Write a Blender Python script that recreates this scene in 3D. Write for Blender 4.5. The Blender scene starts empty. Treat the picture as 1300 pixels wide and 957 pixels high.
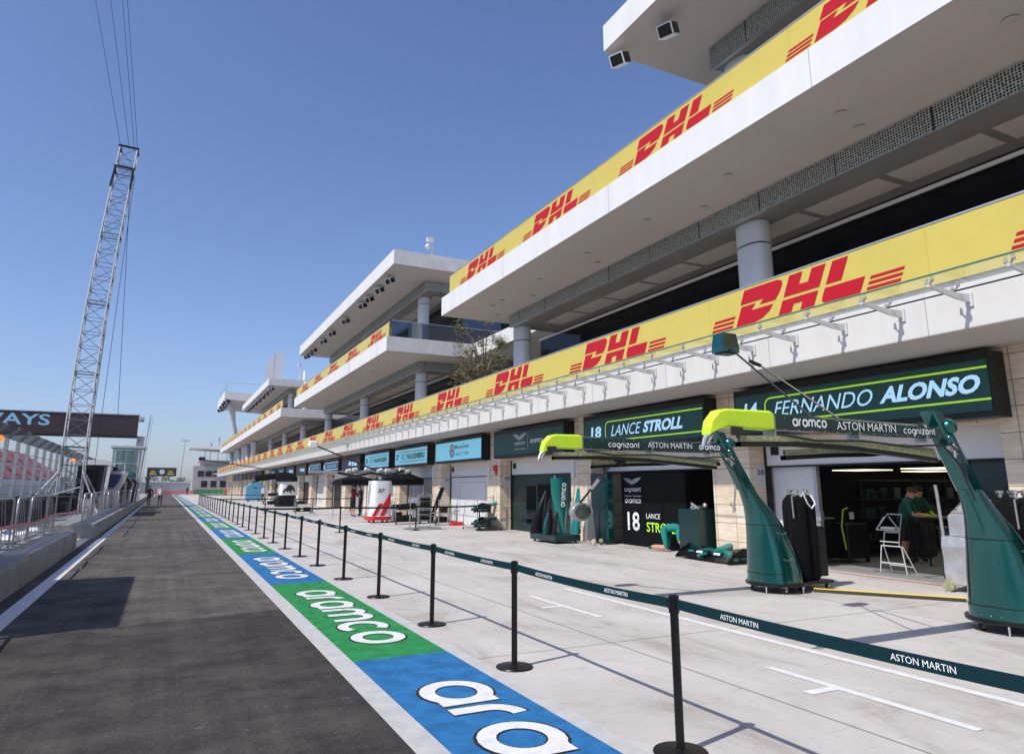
import bpy, bmesh, math, random
from mathutils import Vector, Matrix, noise
random.seed(7)
R = math.radians
scene = bpy.context.scene
COL = scene.collection

# ------------------------------------------------------------------ materials
def mat(name, col, rough=0.6, metal=0.0, var=0.0, vscale=3.0, bump=0.0, bscale=40.0, coat=0.0, emit=None, estr=0.0, spec=0.5, col2=None, stretch=(1, 1, 1)):
    m = bpy.data.materials.new(name); m.use_nodes = True
    nt = m.node_tree; b = nt.nodes['Principled BSDF']
    c = (col[0], col[1], col[2], 1)
    b.inputs['Base Color'].default_value = c
    b.inputs['Roughness'].default_value = rough
    b.inputs['Metallic'].default_value = metal
    b.inputs['Specular IOR Level'].default_value = spec
    b.inputs['Coat Weight'].default_value = coat
    b.inputs['Coat Roughness'].default_value = 0.08
    if emit:
        b.inputs['Emission Color'].default_value = (*emit, 1); b.inputs['Emission Strength'].default_value = estr
    if var > 0 or bump > 0:
        g = nt.nodes.new('ShaderNodeNewGeometry')
        mp = nt.nodes.new('ShaderNodeMapping'); mp.inputs['Scale'].default_value = stretch
        nt.links.new(g.outputs['Position'], mp.inputs['Vector'])
    if var > 0:
        n = nt.nodes.new('ShaderNodeTexNoise'); n.inputs['Scale'].default_value = vscale; n.inputs['Detail'].default_value = 8; n.inputs['Roughness'].default_value = 0.62
        nt.links.new(mp.outputs[0], n.inputs['Vector'])
        rp = nt.nodes.new('ShaderNodeValToRGB')
        rp.color_ramp.elements[0].position = 0.32; rp.color_ramp.elements[1].position = 0.68
        k = col2 if col2 else [v * (1 - var) for v in col]
        rp.color_ramp.elements[0].color = (k[0], k[1], k[2], 1); rp.color_ramp.elements[1].color = c
        nt.links.new(n.outputs['Fac'], rp.inputs[0]); nt.links.new(rp.outputs[0], b.inputs['Base Color'])
    if bump > 0:
        n2 = nt.nodes.new('ShaderNodeTexNoise'); n2.inputs['Scale'].default_value = bscale; n2.inputs['Detail'].default_value = 4
        nt.links.new(mp.outputs[0], n2.inputs['Vector'])
        bp = nt.nodes.new('ShaderNodeBump'); bp.inputs['Strength'].default_value = bump; bp.inputs['Distance'].default_value = 0.02
        nt.links.new(n2.outputs['Fac'], bp.inputs['Height']); nt.links.new(bp.outputs[0], b.inputs['Normal'])
    return m

M = {}
def nodes_of(m): return m.node_tree.nodes, m.node_tree.links, m.node_tree.nodes['Principled BSDF']

def asphalt():
    m = mat('asphalt', (.06, .058, .058), .9, bump=.5, bscale=120, spec=.12)
    N, L, b = nodes_of(m)
    g = N.new('ShaderNodeNewGeometry')
    # long tyre-swept streaks running across the lane plus fine speckle
    mp = N.new('ShaderNodeMapping'); mp.inputs['Scale'].default_value = (1.0, 1.25, 1); L.new(g.outputs['Position'], mp.inputs[0])
    n1 = N.new('ShaderNodeTexNoise'); n1.inputs['Scale'].default_value = 1.3; n1.inputs['Detail'].default_value = 9; n1.inputs['Roughness'].default_value = .68; L.new(mp.outputs[0], n1.inputs['Vector'])
    n2 = N.new('ShaderNodeTexNoise'); n2.inputs['Scale'].default_value = 70; n2.inputs['Detail'].default_value = 3; L.new(g.outputs['Position'], n2.inputs['Vector'])
    n4 = N.new('ShaderNodeTexNoise'); n4.inputs['Scale'].default_value = .25; n4.inputs['Detail'].default_value = 3; L.new(g.outputs['Position'], n4.inputs['Vector'])
    sep = N.new('ShaderNodeSeparateXYZ'); L.new(g.outputs['Position'], sep.inputs[0])
    # seam: newer mix this side of y = 10 + 0.18 x
    s = N.new('ShaderNodeMath'); s.operation = 'MULTIPLY_ADD'; s.inputs[1].default_value = -.2; L.new(sep.outputs[0], s.inputs[0]); L.new(sep.outputs[1], s.inputs[2])
    st = N.new('ShaderNodeMath'); st.operation = 'GREATER_THAN'; st.inputs[1].default_value = 10.05; L.new(s.outputs[0], st.inputs[0])
    r1 = N.new('ShaderNodeValToRGB'); r1.color_ramp.elements[0].position = .3; r1.color_ramp.elements[0].color = (.028, .026, .026, 1)
    r1.color_ramp.elements[1].position = .75; r1.color_ramp.elements[1].color = (.092, .085, .078, 1); L.new(n1.outputs['Fac'], r1.inputs[0])
    r2 = N.new('ShaderNodeValToRGB'); r2.color_ramp.elements[0].position = .3; r2.color_ramp.elements[0].color = (.050, .047, .044, 1)
    r2.color_ramp.elements[1].position = .72; r2.color_ramp.elements[1].color = (.140, .130, .120, 1); L.new(n1.outputs['Fac'], r2.inputs[0])
    mx = N.new('ShaderNodeMixRGB'); L.new(st.outputs[0], mx.inputs[0]); L.new(r1.outputs[0], mx.inputs[1]); L.new(r2.outputs[0], mx.inputs[2])
    ms = N.new('ShaderNodeMixRGB'); ms.blend_type = 'OVERLAY'; ms.inputs[0].default_value = .55; L.new(mx.outputs[0], ms.inputs[1]); L.new(n2.outputs['Fac'], ms.inputs[2])
    m4 = N.new('ShaderNodeMixRGB'); m4.blend_type = 'OVERLAY'; m4.inputs[0].default_value = .5; L.new(ms.outputs[0], m4.inputs[1]); L.new(n4.outputs['Fac'], m4.inputs[2])
    # pale scuffs
    mp3 = N.new('ShaderNodeMapping'); mp3.inputs['Scale'].default_value = (3.2, 15, 1); L.new(g.outputs['Position'], mp3.inputs[0])
    n3 = N.new('ShaderNodeTexNoise'); n3.inputs['Scale'].default_value = 2.0; n3.inputs['Detail'].default_value = 6; L.new(mp3.outputs[0], n3.inputs['Vector'])
    r3 = N.new('ShaderNodeValToRGB'); r3.color_ramp.elements[0].position = .66; r3.color_ramp.elements[1].position = .72; L.new(n3.outputs['Fac'], r3.inputs[0])
    r3.color_ramp.elements[1].color = (.5, .5, .5, 1)
    m5 = N.new('ShaderNodeMixRGB'); m5.inputs[2].default_value = (.22, .21, .2, 1); L.new(r3.outputs[0], m5.inputs[0]); L.new(m4.outputs[0], m5.inputs[1])
    mp6 = N.new('ShaderNodeMapping'); mp6.inputs['Scale'].default_value = (2.6, .035, 1); L.new(g.outputs['Position'], mp6.inputs[0])
    n6 = N.new('ShaderNodeTexNoise'); n6.inputs['Scale'].default_value = 1.6; n6.inputs['Detail'].default_value = 5; n6.inputs['Roughness'].default_value = .7; L.new(mp6.outputs[0], n6.inputs['Vector'])
    r6 = N.new('ShaderNodeValToRGB'); r6.color_ramp.elements[0].position = .38; r6.color_ramp.elements[0].color = (.98, .97, .96, 1); r6.color_ramp.elements[1].position = .6; r6.color_ramp.elements[1].color = (1.26, 1.23, 1.21, 1); L.new(n6.outputs['Fac'], r6.inputs[0])
    m6 = N.new('ShaderNodeMixRGB'); m6.blend_type = 'MULTIPLY'; m6.inputs[0].default_value = 1; L.new(m5.outputs[0], m6.inputs[1]); L.new(r6.outputs[0], m6.inputs[2])
    n7 = N.new('ShaderNodeTexVoronoi'); n7.inputs['Scale'].default_value = 45; L.new(g.outputs['Position'], n7.inputs['Vector'])
    r7 = N.new('ShaderNodeValToRGB'); r7.color_ramp.elements[0].color = (1.3, 1.28, 1.25, 1); r7.color_ramp.elements[1].position = .6; r7.color_ramp.elements[1].color = (.8, .8, .8, 1); L.new(n7.outputs['Distance'], r7.inputs[0])
    m7 = N.new('ShaderNodeMixRGB'); m7.blend_type = 'MULTIPLY'; m7.inputs[0].default_value = .8; L.new(m6.outputs[0], m7.inputs[1]); L.new(r7.outputs[0], m7.inputs[2])
    L.new(m7.outputs[0], b.inputs['Base Color'])
    return m
def concrete():
    m = mat('apron_concrete', (.5, .47, .44), .85, bump=.15, bscale=60, spec=.2)
    N, L, b = nodes_of(m)
    g = N.new('ShaderNodeNewGeometry')
    n1 = N.new('ShaderNodeTexNoise'); n1.inputs['Scale'].default_value = .55; n1.inputs['Detail'].default_value = 10; n1.inputs['Roughness'].default_value = .7; n1.inputs['Distortion'].default_value = .6
    mp = N.new('ShaderNodeMapping'); mp.inputs['Scale'].default_value = (1.5, .7, 1); L.new(g.outputs['Position'], mp.inputs[0]); L.new(mp.outputs[0], n1.inputs['Vector'])
    r = N.new('ShaderNodeValToRGB'); e = r.color_ramp.elements
    e[0].position = .3; e[0].color = (.31, .275, .245, 1); e[1].position = .7; e[1].color = (.56, .535, .505, 1)
    x = e.new(.45); x.color = (.46, .43, .40, 1)
    L.new(n1.outputs['Fac'], r.inputs[0])
    n2 = N.new('ShaderNodeTexNoise'); n2.inputs['Scale'].default_value = 6; n2.inputs['Detail'].default_value = 8; n2.inputs['Roughness'].default_value = .75
    mp2 = N.new('ShaderNodeMapping'); mp2.inputs['Scale'].default_value = (.4, 1.6, 1); mp2.inputs['Rotation'].default_value = (0, 0, .5); L.new(g.outputs['Position'], mp2.inputs[0]); L.new(mp2.outputs[0], n2.inputs['Vector'])
    r2 = N.new('ShaderNodeValToRGB'); r2.color_ramp.elements[0].position = .56; r2.color_ramp.elements[1].position = .72; r2.color_ramp.elements[1].color = (.55, .55, .55, 1); L.new(n2.outputs['Fac'], r2.inputs[0])
    mx = N.new('ShaderNodeMixRGB'); mx.inputs[2].default_value = (.25, .215, .185, 1); L.new(r2.outputs[0], mx.inputs[0]); L.new(r.outputs[0], mx.inputs[1])
    # slab joints
    br = N.new('ShaderNodeTexBrick'); br.inputs['Scale'].default_value = 1; br.offset = 0; br.inputs['Brick Width'].default_value = 4.5; br.inputs['Row Height'].default_value = 6.61
    br.inputs['Mortar Size'].default_value = .012; br.inputs['Color1'].default_value = (1, 1, 1, 1); br.inputs['Color2'].default_value = (.94, .94, .94, 1); br.inputs['Mortar'].default_value = (.45, .43, .4, 1)
    L.new(g.outputs['Position'], br.inputs['Vector'])
    m2 = N.new('ShaderNodeMixRGB'); m2.blend_type = 'MULTIPLY'; m2.inputs[0].default_value = 1; L.new(mx.outputs[0], m2.inputs[1]); L.new(br.outputs['Color'], m2.inputs[2])
    # dark oil / rubber marks
    n3 = N.new('ShaderNodeTexNoise'); n3.inputs['Scale'].default_value = 1.1; n3.inputs['Detail'].default_value = 12; n3.inputs['Roughness'].default_value = .8
    mp3 = N.new('ShaderNodeMapping'); mp3.inputs['Scale'].default_value = (2.2, .6, 1); mp3.inputs['Location'].default_value = (7, 3, 0); L.new(g.outputs['Position'], mp3.inputs[0]); L.new(mp3.outputs[0], n3.inputs['Vector'])
    r3 = N.new('ShaderNodeValToRGB'); r3.color_ramp.elements[0].position = .6; r3.color_ramp.elements[1].position = .8; r3.color_ramp.elements[1].color = (.6, .6, .6, 1); L.new(n3.outputs['Fac'], r3.inputs[0])
    m3 = N.new('ShaderNodeMixRGB'); m3.inputs[2].default_value = (.16, .14, .12, 1); L.new(r3.outputs[0], m3.inputs[0]); L.new(m2.outputs[0], m3.inputs[1])
    L.new(m3.outputs[0], b.inputs['Base Color'])
    return m
def stone():
    m = mat('sand_stone', (.55, .42, .3), .75, bump=.1, bscale=30)
    N, L, b = nodes_of(m)
    g = N.new('ShaderNodeNewGeometry'); s = N.new('ShaderNodeSeparateXYZ'); L.new(g.outputs['Position'], s.inputs[0])
    a = N.new('ShaderNodeMath'); a.operation = 'ADD'; L.new(s.outputs[0], a.inputs[0]); L.new(s.outputs[1], a.inputs[1])
    c = N.new('ShaderNodeCombineXYZ'); L.new(a.outputs[0], c.inputs[0]); L.new(s.outputs[2], c.inputs[1])
    br = N.new('ShaderNodeTexBrick'); br.offset = 0; br.inputs['Scale'].default_value = 1; br.inputs['Brick Width'].default_value = .62; br.inputs['Row Height'].default_value = .415; br.inputs['Mortar Size'].default_value = .006
    br.inputs['Color1'].default_value = (.80, .69, .55, 1); br.inputs['Color2'].default_value = (.72, .58, .43, 1); br.inputs['Mortar'].default_value = (.12, .09, .07, 1); L.new(c.outputs[0], br.inputs['Vector'])
    mp = N.new('ShaderNodeMapping'); mp.inputs['Scale'].default_value = (1.4, 9, 1); L.new(c.outputs[0], mp.inputs[0])
    n = N.new('ShaderNodeTexNoise'); n.inputs['Scale'].default_value = 1.6; n.inputs['Detail'].default_value = 7; L.new(mp.outputs[0], n.inputs['Vector'])
    r = N.new('ShaderNodeValToRGB'); r.color_ramp.elements[0].position = .3; r.color_ramp.elements[0].color = (.78, .73, .68, 1); r.color_ramp.elements[1].position = .65; r.color_ramp.elements[1].color = (1, 1, 1, 1); L.new(n.outputs['Fac'], r.inputs[0])
    mx = N.new('ShaderNodeMixRGB'); mx.blend_type = 'MULTIPLY'; mx.inputs[0].default_value = 1; L.new(br.outputs['Color'], mx.inputs[1]); L.new(r.outputs[0], mx.inputs[2])
    L.new(mx.outputs[0], b.inputs['Base Color'])
    return m
def perforated():
    m = mat('perforated_metal', (.28, .31, .31), .5, metal=.3)
    N, L, b = nodes_of(m)
    g = N.new('ShaderNodeNewGeometry'); s = N.new('ShaderNodeSeparateXYZ'); L.new(g.outputs['Position'], s.inputs[0])
    a = N.new('ShaderNodeMath'); a.operation = 'ADD'; L.new(s.outputs[0], a.inputs[0]); L.new(s.outputs[1], a.inputs[1])
    c = N.new('ShaderNodeCombineXYZ'); L.new(a.outputs[0], c.inputs[0]); L.new(s.outputs[2], c.inputs[1])
    v = N.new('ShaderNodeTexVoronoi'); v.inputs['Scale'].default_value = 17; v.inputs['Randomness'].default_value = .22; L.new(c.outputs[0], v.inputs['Vector'])
    r = N.new('ShaderNodeValToRGB'); r.color_ramp.interpolation = 'LINEAR'; r.color_ramp.elements[0].position = .36; r.color_ramp.elements[0].color = (.012, .013, .013, 1); r.color_ramp.elements[1].position = .44; r.color_ramp.elements[1].color = (.52, .57, .57, 1)
    L.new(v.outputs['Distance'], r.inputs[0])
    br = N.new('ShaderNodeTexBrick'); br.offset = 0; br.inputs['Scale'].default_value = 1; br.inputs['Brick Width'].default_value = 2.2; br.inputs['Row Height'].default_value = 5; br.inputs['Mortar Size'].default_value = .018
    br.inputs['Color1'].default_value = (1, 1, 1, 1); br.inputs['Color2'].default_value = (.9, .9, .9, 1); br.inputs['Mortar'].default_value = (.02, .02, .02, 1); L.new(c.outputs[0], br.inputs['Vector'])
    mx = N.new('ShaderNodeMixRGB'); mx.blend_type = 'MULTIPLY'; mx.inputs[0].default_value = 1; L.new(r.outputs[0], mx.inputs[1]); L.new(br.outputs['Color'], mx.inputs[2])
    L.new(mx.outputs[0], b.inputs['Base Color'])
    return m
def glass(name, tint=(.93, .97, .96), refl=.14, dark=0):
    m = bpy.data.materials.new(name); m.use_nodes = True; N = m.node_tree.nodes; L = m.node_tree.links; N.clear()
    o = N.new('ShaderNodeOutputMaterial'); t = N.new('ShaderNodeBsdfTransparent'); t.inputs[0].default_value = (*tint, 1)
    gl = N.new('ShaderNodeBsdfGlossy'); gl.inputs['Roughness'].default_value = .03; gl.inputs['Color'].default_value = (.9, .95, 1, 1)
    lw = N.new('ShaderNodeLayerWeight'); lw.inputs['Blend'].default_value = .5
    pw = N.new('ShaderNodeMath'); pw.operation = 'POWER'; pw.inputs[1].default_value = 4.5; L.new(lw.outputs['Facing'], pw.inputs[0])
    ad = N.new('ShaderNodeMath'); ad.operation = 'MULTIPLY_ADD'; ad.inputs[1].default_value = .6; ad.inputs[2].default_value = refl; ad.use_clamp = True; L.new(pw.outputs[0], ad.inputs[0])
    mx = N.new('ShaderNodeMixShader'); L.new(ad.outputs[0], mx.inputs[0]); L.new(t.outputs[0], mx.inputs[1]); L.new(gl.outputs[0], mx.inputs[2]); L.new(mx.outputs[0], o.inputs[0])
    return m
def mesh_screen(name, col):
    # fine wire mesh: real see-through between the wires
    m = bpy.data.materials.new(name); m.use_nodes = True; N = m.node_tree.nodes; L = m.node_tree.links; b = N['Principled BSDF']
    b.inputs['Base Color'].default_value = (*col, 1); b.inputs['Roughness'].default_value = .5; b.inputs['Metallic'].default_value = .4
    b.inputs['Alpha'].default_value = .09 if 'dense' not in name else .6
    return m

M['asphalt'] = asphalt(); M['concrete'] = concrete(); M['stone'] = stone(); M['perf'] = perforated()
M['sand'] = mat('sand_ground', (.42, .36, .28), .95, var=.25, vscale=.05)
M['fascia'] = mat('fascia_render', (.67, .665, .655), .7, var=.09, vscale=1.6, stretch=(1, 1, .25))
M['fascia_stone'] = mat('fascia_stone', (.66, .625, .59), .6, var=.10, vscale=2.2, stretch=(1, 1, .3))
M['endslab'] = mat('weathered_render', (.66, .64, .61), .75, var=.2, vscale=2.2)
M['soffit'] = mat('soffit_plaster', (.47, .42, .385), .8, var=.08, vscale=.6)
M['softlight'] = mat('lower_soffit_bounce', (.46, .43, .41), .8, var=.05, vscale=.6)  # soffit copy for the lowest level, bounced light put into its tone
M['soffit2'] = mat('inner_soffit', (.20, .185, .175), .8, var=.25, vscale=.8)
M['column'] = mat('column_paint', (.56, .60, .65), .5, var=.06, vscale=2)
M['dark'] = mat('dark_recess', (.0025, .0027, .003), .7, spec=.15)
M['darkglass'] = mat('dark_glazing', (.003, .0035, .005), .06, spec=.2)
M['blueglass'] = mat('blue_glazing', (.07, .12, .24), .1)
M['black'] = mat('black_metal', (.006, .006, .0065), .36, spec=.35)
M['blackm'] = mat('black_fabric', (.0025, .0025, .0032), .9, spec=.2, var=.3, vscale=6, bump=.4, bscale=12)
M['rubber'] = mat('rubber', (.02, .02, .02), .8)
M['white'] = mat('white_paint', (.8, .8, .8), .45, var=.03)
M['roadwhite'] = mat('road_white', (.74, .735, .72), .75, var=.22, vscale=9)
M['stripgrey'] = mat('strip_grey', (.50, .49, .48), .8, var=.2, vscale=6)
M['greenpaint'] = mat('road_green', (.028, .27, .08), .85, var=.42, vscale=5, bump=.2, bscale=150, spec=.2)
M['bluepaint'] = mat('road_blue', (.028, .175, .42), .85, var=.42, vscale=5, bump=.2, bscale=150, spec=.2)
M['yellow'] = mat('banner_yellow', (.56, .455, .10), .4, var=.07, vscale=1.6, spec=.3)
M['dhlred'] = mat('banner_red', (.43, .008, .02), .5, spec=.2)
M['steel'] = mat('galvanised_steel', (.50, .51, .52), .42, metal=.75, var=.15, vscale=9)
M['chrome'] = mat('polished_steel', (.75, .75, .76), .18, metal=1)
M['lightsteel'] = mat('light_painted_steel', (.62, .62, .61), .5, var=.12, vscale=6)
M['paint'] = mat('green_car_paint', (.0, .10, .094), .25, metal=.75, coat=1.0)
M['boompaint'] = mat('dark_green_boom_paint', (.0, .042, .040), .26, metal=.3, coat=.8)
M['teal'] = mat('teal_bodywork', (.0, .20, .18), .3, metal=.35, coat=.7)
M['dgreen'] = mat('dark_green_panel', (.002, .024, .025), .32, coat=.2)
M['belt'] = mat('green_belt', (.002, .024, .030), .75, spec=.2)
M['lime'] = mat('lime_shell', (.60, .84, .03), .45, var=.08, vscale=8)
M['led'] = mat('led_strip', (.42, .44, .22), .6, var=.65, vscale=22)
M['silver'] = mat('silver_cloth', (.62, .62, .64), .35, metal=.55, var=.3, vscale=5, bump=.8, bscale=6)
M['shutter'] = mat('white_shutter', (.68, .68, .69), .6, var=.05)
M['greyshut'] = mat('grey_shutter', (.30, .31, .33), .6)
M['scr_green'] = mat('screen_green', (.004, .035, .033), .4, emit=(.006, .06, .055), estr=.2)
M['scr_blue'] = mat('screen_blue', (.15, .45, .6), .4, emit=(.25, .68, .88), estr=.45)
M['scr_grey'] = mat('screen_grey', (.014, .017, .022), .4, emit=(.02, .024, .03), estr=.3)
M['scr_navy'] = mat('screen_navy', (.02, .05, .09), .4, emit=(.03, .07, .13), estr=.4)
M['t_ice'] = mat('text_ice', (.45, .72, .9), .4, emit=(.45, .76, 1), estr=.55)
M['t_lime'] = mat('text_lime', (.4, .7, .03), .4, emit=(.42, .8, .02), estr=.4)
M['t_navy'] = mat('text_navy', (.02, .03, .08), .5)
M['t_magenta'] = mat('text_magenta', (.4, .02, .1), .5)
M['dkred'] = mat('screen_dark_red', (.06, .012, .014), .5)
M['t_white'] = mat('text_white', (.82, .82, .82), .5)
M['t_black'] = mat('text_black', (.015, .015, .015), .5)
M['gline'] = mat('line_red', (.5, .05, .07), .7)
M['yline'] = mat('line_yellow', (.75, .55, .03), .6)
M['red'] = mat('red_paint', (.6, .015, .02), .4)
M['maroon'] = mat('maroon_banner', (.035, .013, .019), .6)
M['skyblue'] = mat('pale_blue_text', (.28, .58, .8), .6)
M['glass'] = glass('clear_glass', refl=.04, tint=(.93, .96, .95))
M['tintglass'] = glass('tinted_glass', (.35, .42, .48), .12)
M['greenglass'] = glass('aqua_glass', (.55, .72, .72), .15)
M['wire'] = mesh_screen('wire_mesh', (.55, .57, .58))
M['wire2'] = mesh_screen('wire_mesh_dense', (.11, .13, .16))
M['skin'] = mat('skin', (.52, .27, .18), .55)
M['hair'] = mat('dark_hair', (.03, .02, .014), .8)
M['shirtgreen'] = mat('teal_shirt', (.004, .10, .085), .85, var=.2, vscale=20)
M['shirtteal'] = mat('bright_teal_cloth', (.0, .22, .19), .8, var=.2, vscale=15)
M['shirtred'] = mat('red_shirt', (.22, .012, .02), .85)
M['shirtblack'] = mat('black_cloth', (.015, .015, .017), .9)
M['shirtwhite'] = mat('white_cloth', (.75, .75, .75), .85)
M['lblue'] = mat('light_blue_cover', (.10, .33, .50), .5)
M['leaf'] = mat('olive_leaf', (.10, .105, .04), .7, var=.5, vscale=4)
M['dryleaf'] = mat('dry_leaf', (.25, .19, .09), .8, var=.4, vscale=4)
M['bark'] = mat('bark', (.14, .10, .07), .9, var=.3, vscale=8)
M['wallconc'] = mat('wall_concrete', (.36, .345, .33), .85, var=.35, vscale=1.3, bump=.3, bscale=25)
M['farwall'] = mat('far_wall', (.33, .33, .34), .85, var=.2, vscale=.3)
M['hivis'] = mat('hi_vis', (.55, .75, .05), .7)
M['lamp'] = mat('ceiling_light', (.9, .85, .7), .5, emit=(1, .9, .66), estr=1.7)
M['gfloor'] = mat('garage_floor', (.28, .28, .28), .5, var=.1)
M['pink'] = mat('red_white_tape', (.65, .12, .15), .7)
N_, L_, B_ = nodes_of(M['pink'])
_g = N_.new('ShaderNodeNewGeometry'); _w = N_.new('ShaderNodeTexWave'); _w.inputs['Scale'].default_value = 1.4; _w.bands_direction = 'Y'
_r = N_.new('ShaderNodeValToRGB'); _r.color_ramp.interpolation = 'CONSTANT'; _r.color_ramp.elements[0].color = (.62, .05, .1, 1); _r.color_ramp.elements[1].position = .5; _r.color_ramp.elements[1].color = (.72, .6, .62, 1)
L_.new(_g.outputs['Position'], _w.inputs['Vector']); L_.new(_w.outputs['Fac'], _r.inputs[0]); L_.new(_r.outputs[0], B_.inputs['Base Color'])

# ------------------------------------------------------------------ geometry helpers
class MB:
    def __init__(s): s.v = []; s.f = []; s.m = []; s.s = []; s.mi = 0
    def _add(s, vs, fs, smooth=False):
        o = len(s.v); s.v += [tuple(v) for v in vs]
        for f in fs: s.f.append(tuple(i + o for i in f)); s.m.append(s.mi); s.s.append(smooth)
        return s
    def box(s, x0, x1, y0, y1, z0, z1):
        return s._add([(x0, y0, z0), (x1, y0, z0), (x1, y1, z0), (x0, y1, z0), (x0, y0, z1), (x1, y0, z1), (x1, y1, z1), (x0, y1, z1)],
                      [(0, 3, 2, 1), (4, 5, 6, 7), (0, 1, 5, 4), (1, 2, 6, 5), (2, 3, 7, 6), (3, 0, 4, 7)])
    def bbox(s, x0, x1, y0, y1, z0, z1, r=.02):
        # box with bevelled vertical edges and top edge
        def ring(i, z): return [(x0 + i + r, y0 + i, z), (x1 - i - r, y0 + i, z), (x1 - i, y0 + i + r, z), (x1 - i, y1 - i - r, z), (x1 - i - r, y1 - i, z), (x0 + i + r, y1 - i, z), (x0 + i, y1 - i - r, z), (x0 + i, y0 + i + r, z)]
        return s.loft([ring(0, z0), ring(0, z1 - r), ring(r, z1)], smooth=False)
    def loft(s, rings, cap=True, smooth=True):
        n = len(rings[0]); vs = [p for r in rings for p in r]; fs = []
        for i in range(len(rings) - 1):
            for j in range(n):
                k = (j + 1) % n; fs.append((i * n + j, i * n + k, (i + 1) * n + k, (i + 1) * n + j))
        s._add(vs, fs, smooth)
        if cap:
            s._add(rings[0], [tuple(reversed(range(n)))]); s._add(rings[-1], [tuple(range(n))])
        return s
    def tube(s, p, q, r, r2=None, n=8, cap=True):
        p = Vector(p); q = Vector(q); d = q - p
        if d.length < 1e-6: return s
        d.normalize(); a = d.orthogonal().normalized(); b = d.cross(a); r2 = r if r2 is None else r2
        c = [(math.cos(2 * math.pi * i / n), math.sin(2 * math.pi * i / n)) for i in range(n)]
        return s.loft([[p + (a * x + b * y) * r for x, y in c], [q + (a * x + b * y) * r2 for x, y in c]], cap)
    def path(s, pts, r, n=8):
        for i in range(len(pts) - 1):
            s.tube(pts[i], pts[i + 1], r, n=n)
        return s
    def curve(s, pts, r, n=6):
        pts = [Vector(p) for p in pts]; rings = []; a = None
        for i, p in enumerate(pts):
            d = (pts[min(i + 1, len(pts) - 1)] - pts[max(i - 1, 0)]).normalized()
            a = d.orthogonal().normalized() if a is None else (a - d * a.dot(d)).normalized()
            b = d.cross(a); rr = r[i] if isinstance(r, (list, tuple)) else r
            rings.append([p + (a * math.cos(2 * math.pi * j / n) + b * math.sin(2 * math.pi * j / n)) * rr for j in range(n)])
        return s.loft(rings)
    def lathe(s, c, prof, n=16, axis='z'):
        rings = []
        for r, h in prof:
            ring = []
            for i in range(n):
                a = 2 * math.pi * i / n; x, y = r * math.cos(a), r * math.sin(a)
                ring.append((c[0] + x, c[1] + y, c[2] + h) if axis == 'z' else ((c[0] + h, c[1] + x, c[2] + y) if axis == 'x' else (c[0] + y, c[1] + h, c[2] + x)))
            rings.append(ring)
        return s.loft(rings)
    def prism(s, poly, axis, a, b):
        # poly in the two remaining axes (in xyz order)
        def P(u, v, w): return (w, u, v) if axis == 'x' else ((u, w, v) if axis == 'y' else (u, v, w))
        n = len(poly)
        fs = [tuple(range(n)), tuple(reversed(range(n, 2 * n)))] + [(i, i + n, (i + 1) % n + n, (i + 1) % n) for i in range(n)]
        return s._add([P(u, v, a) for u, v in poly] + [P(u, v, b) for u, v in poly], fs)
    def quad(s, *p): return s._add(p, [tuple(range(len(p)))])
    def ball(s, c, r, n=10, k=6, sc=(1, 1, 1)):
        prof = [(max(r * math.sin(math.pi * i / k), r * .02), -r * math.cos(math.pi * i / k)) for i in range(k + 1)]
        rings = []
        for rr, h in prof:
            rings.append([(c[0] + sc[0] * rr * math.cos(2 * math.pi * j / n), c[1] + sc[1] * rr * math.sin(2 * math.pi * j / n), c[2] + sc[2] * h) for j in range(n)])
        return s.loft(rings)
    def mesh(s, name, mats, off=(0, 0, 0)):
        me = bpy.data.meshes.new(name)
        me.from_pydata([(v[0] - off[0], v[1] - off[1], v[2] - off[2]) for v in s.v], [], s.f)
        for m in (mats if isinstance(mats, (list, tuple)) else [mats]): me.materials.append(m)
        for p, mi, sm in zip(me.polygons, s.m, s.s): p.material_index = mi; p.use_smooth = sm
        bm = bmesh.new(); bm.from_mesh(me); bmesh.ops.recalc_face_normals(bm, faces=bm.faces); bm.to_mesh(me); bm.free()
        if any(s.s):
            try: me.set_sharp_from_angle(angle=R(40))
            except Exception: pass
        me.update(); return me

def tag(o, label=None, cat=None, group=None, kind=None):
    if label: o['label'] = label
    if cat: o['category'] = cat
    if group: o['group'] = group
    if kind: o['kind'] = kind
    return o
def thing(name, loc, label, cat, group=None):
    o = bpy.data.objects.new(name, None); o.location = loc; o.empty_display_size = .2; COL.objects.link(o)
    return tag(o, label, cat, group)
def wloc(o):
    v = Vector(o.location)
    while o.parent: o = o.parent; v += Vector(o.location)
    return v
def part(parent, name, mb, m, label=None, kind=None):
    w = wloc(parent) if parent else Vector((0, 0, 0))
    o = bpy.data.objects.new(name, mb.mesh(name, m, w)); COL.objects.link(o)
    if parent: o.parent = parent
    if label: o['label'] = label
    if kind: o['kind'] = kind
    return o
def solo(name, mb, m, label, cat, group=None, loc=(0, 0, 0)):
    o = bpy.data.objects.new(name, mb.mesh(name, m, loc)); o.location = loc; COL.objects.link(o)
    return tag(o, label, cat, group)
def struct(name, mb, m):
    o = bpy.data.objects.new(name, mb.mesh(name, m)); COL.objects.link(o); o['kind'] = 'structure'; return o
def copy_tree(o, parent=None):
    c = o.copy(); COL.objects.link(c); c.parent = parent
    for ch in o.children: copy_tree(ch, c)
    return c
def link_mesh(parent, name, me, matrix):
    o = bpy.data.objects.new(name, me); COL.objects.link(o); o.parent = parent
    o.matrix_local = Matrix.Translation(-wloc(parent)) @ matrix
    return o

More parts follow.
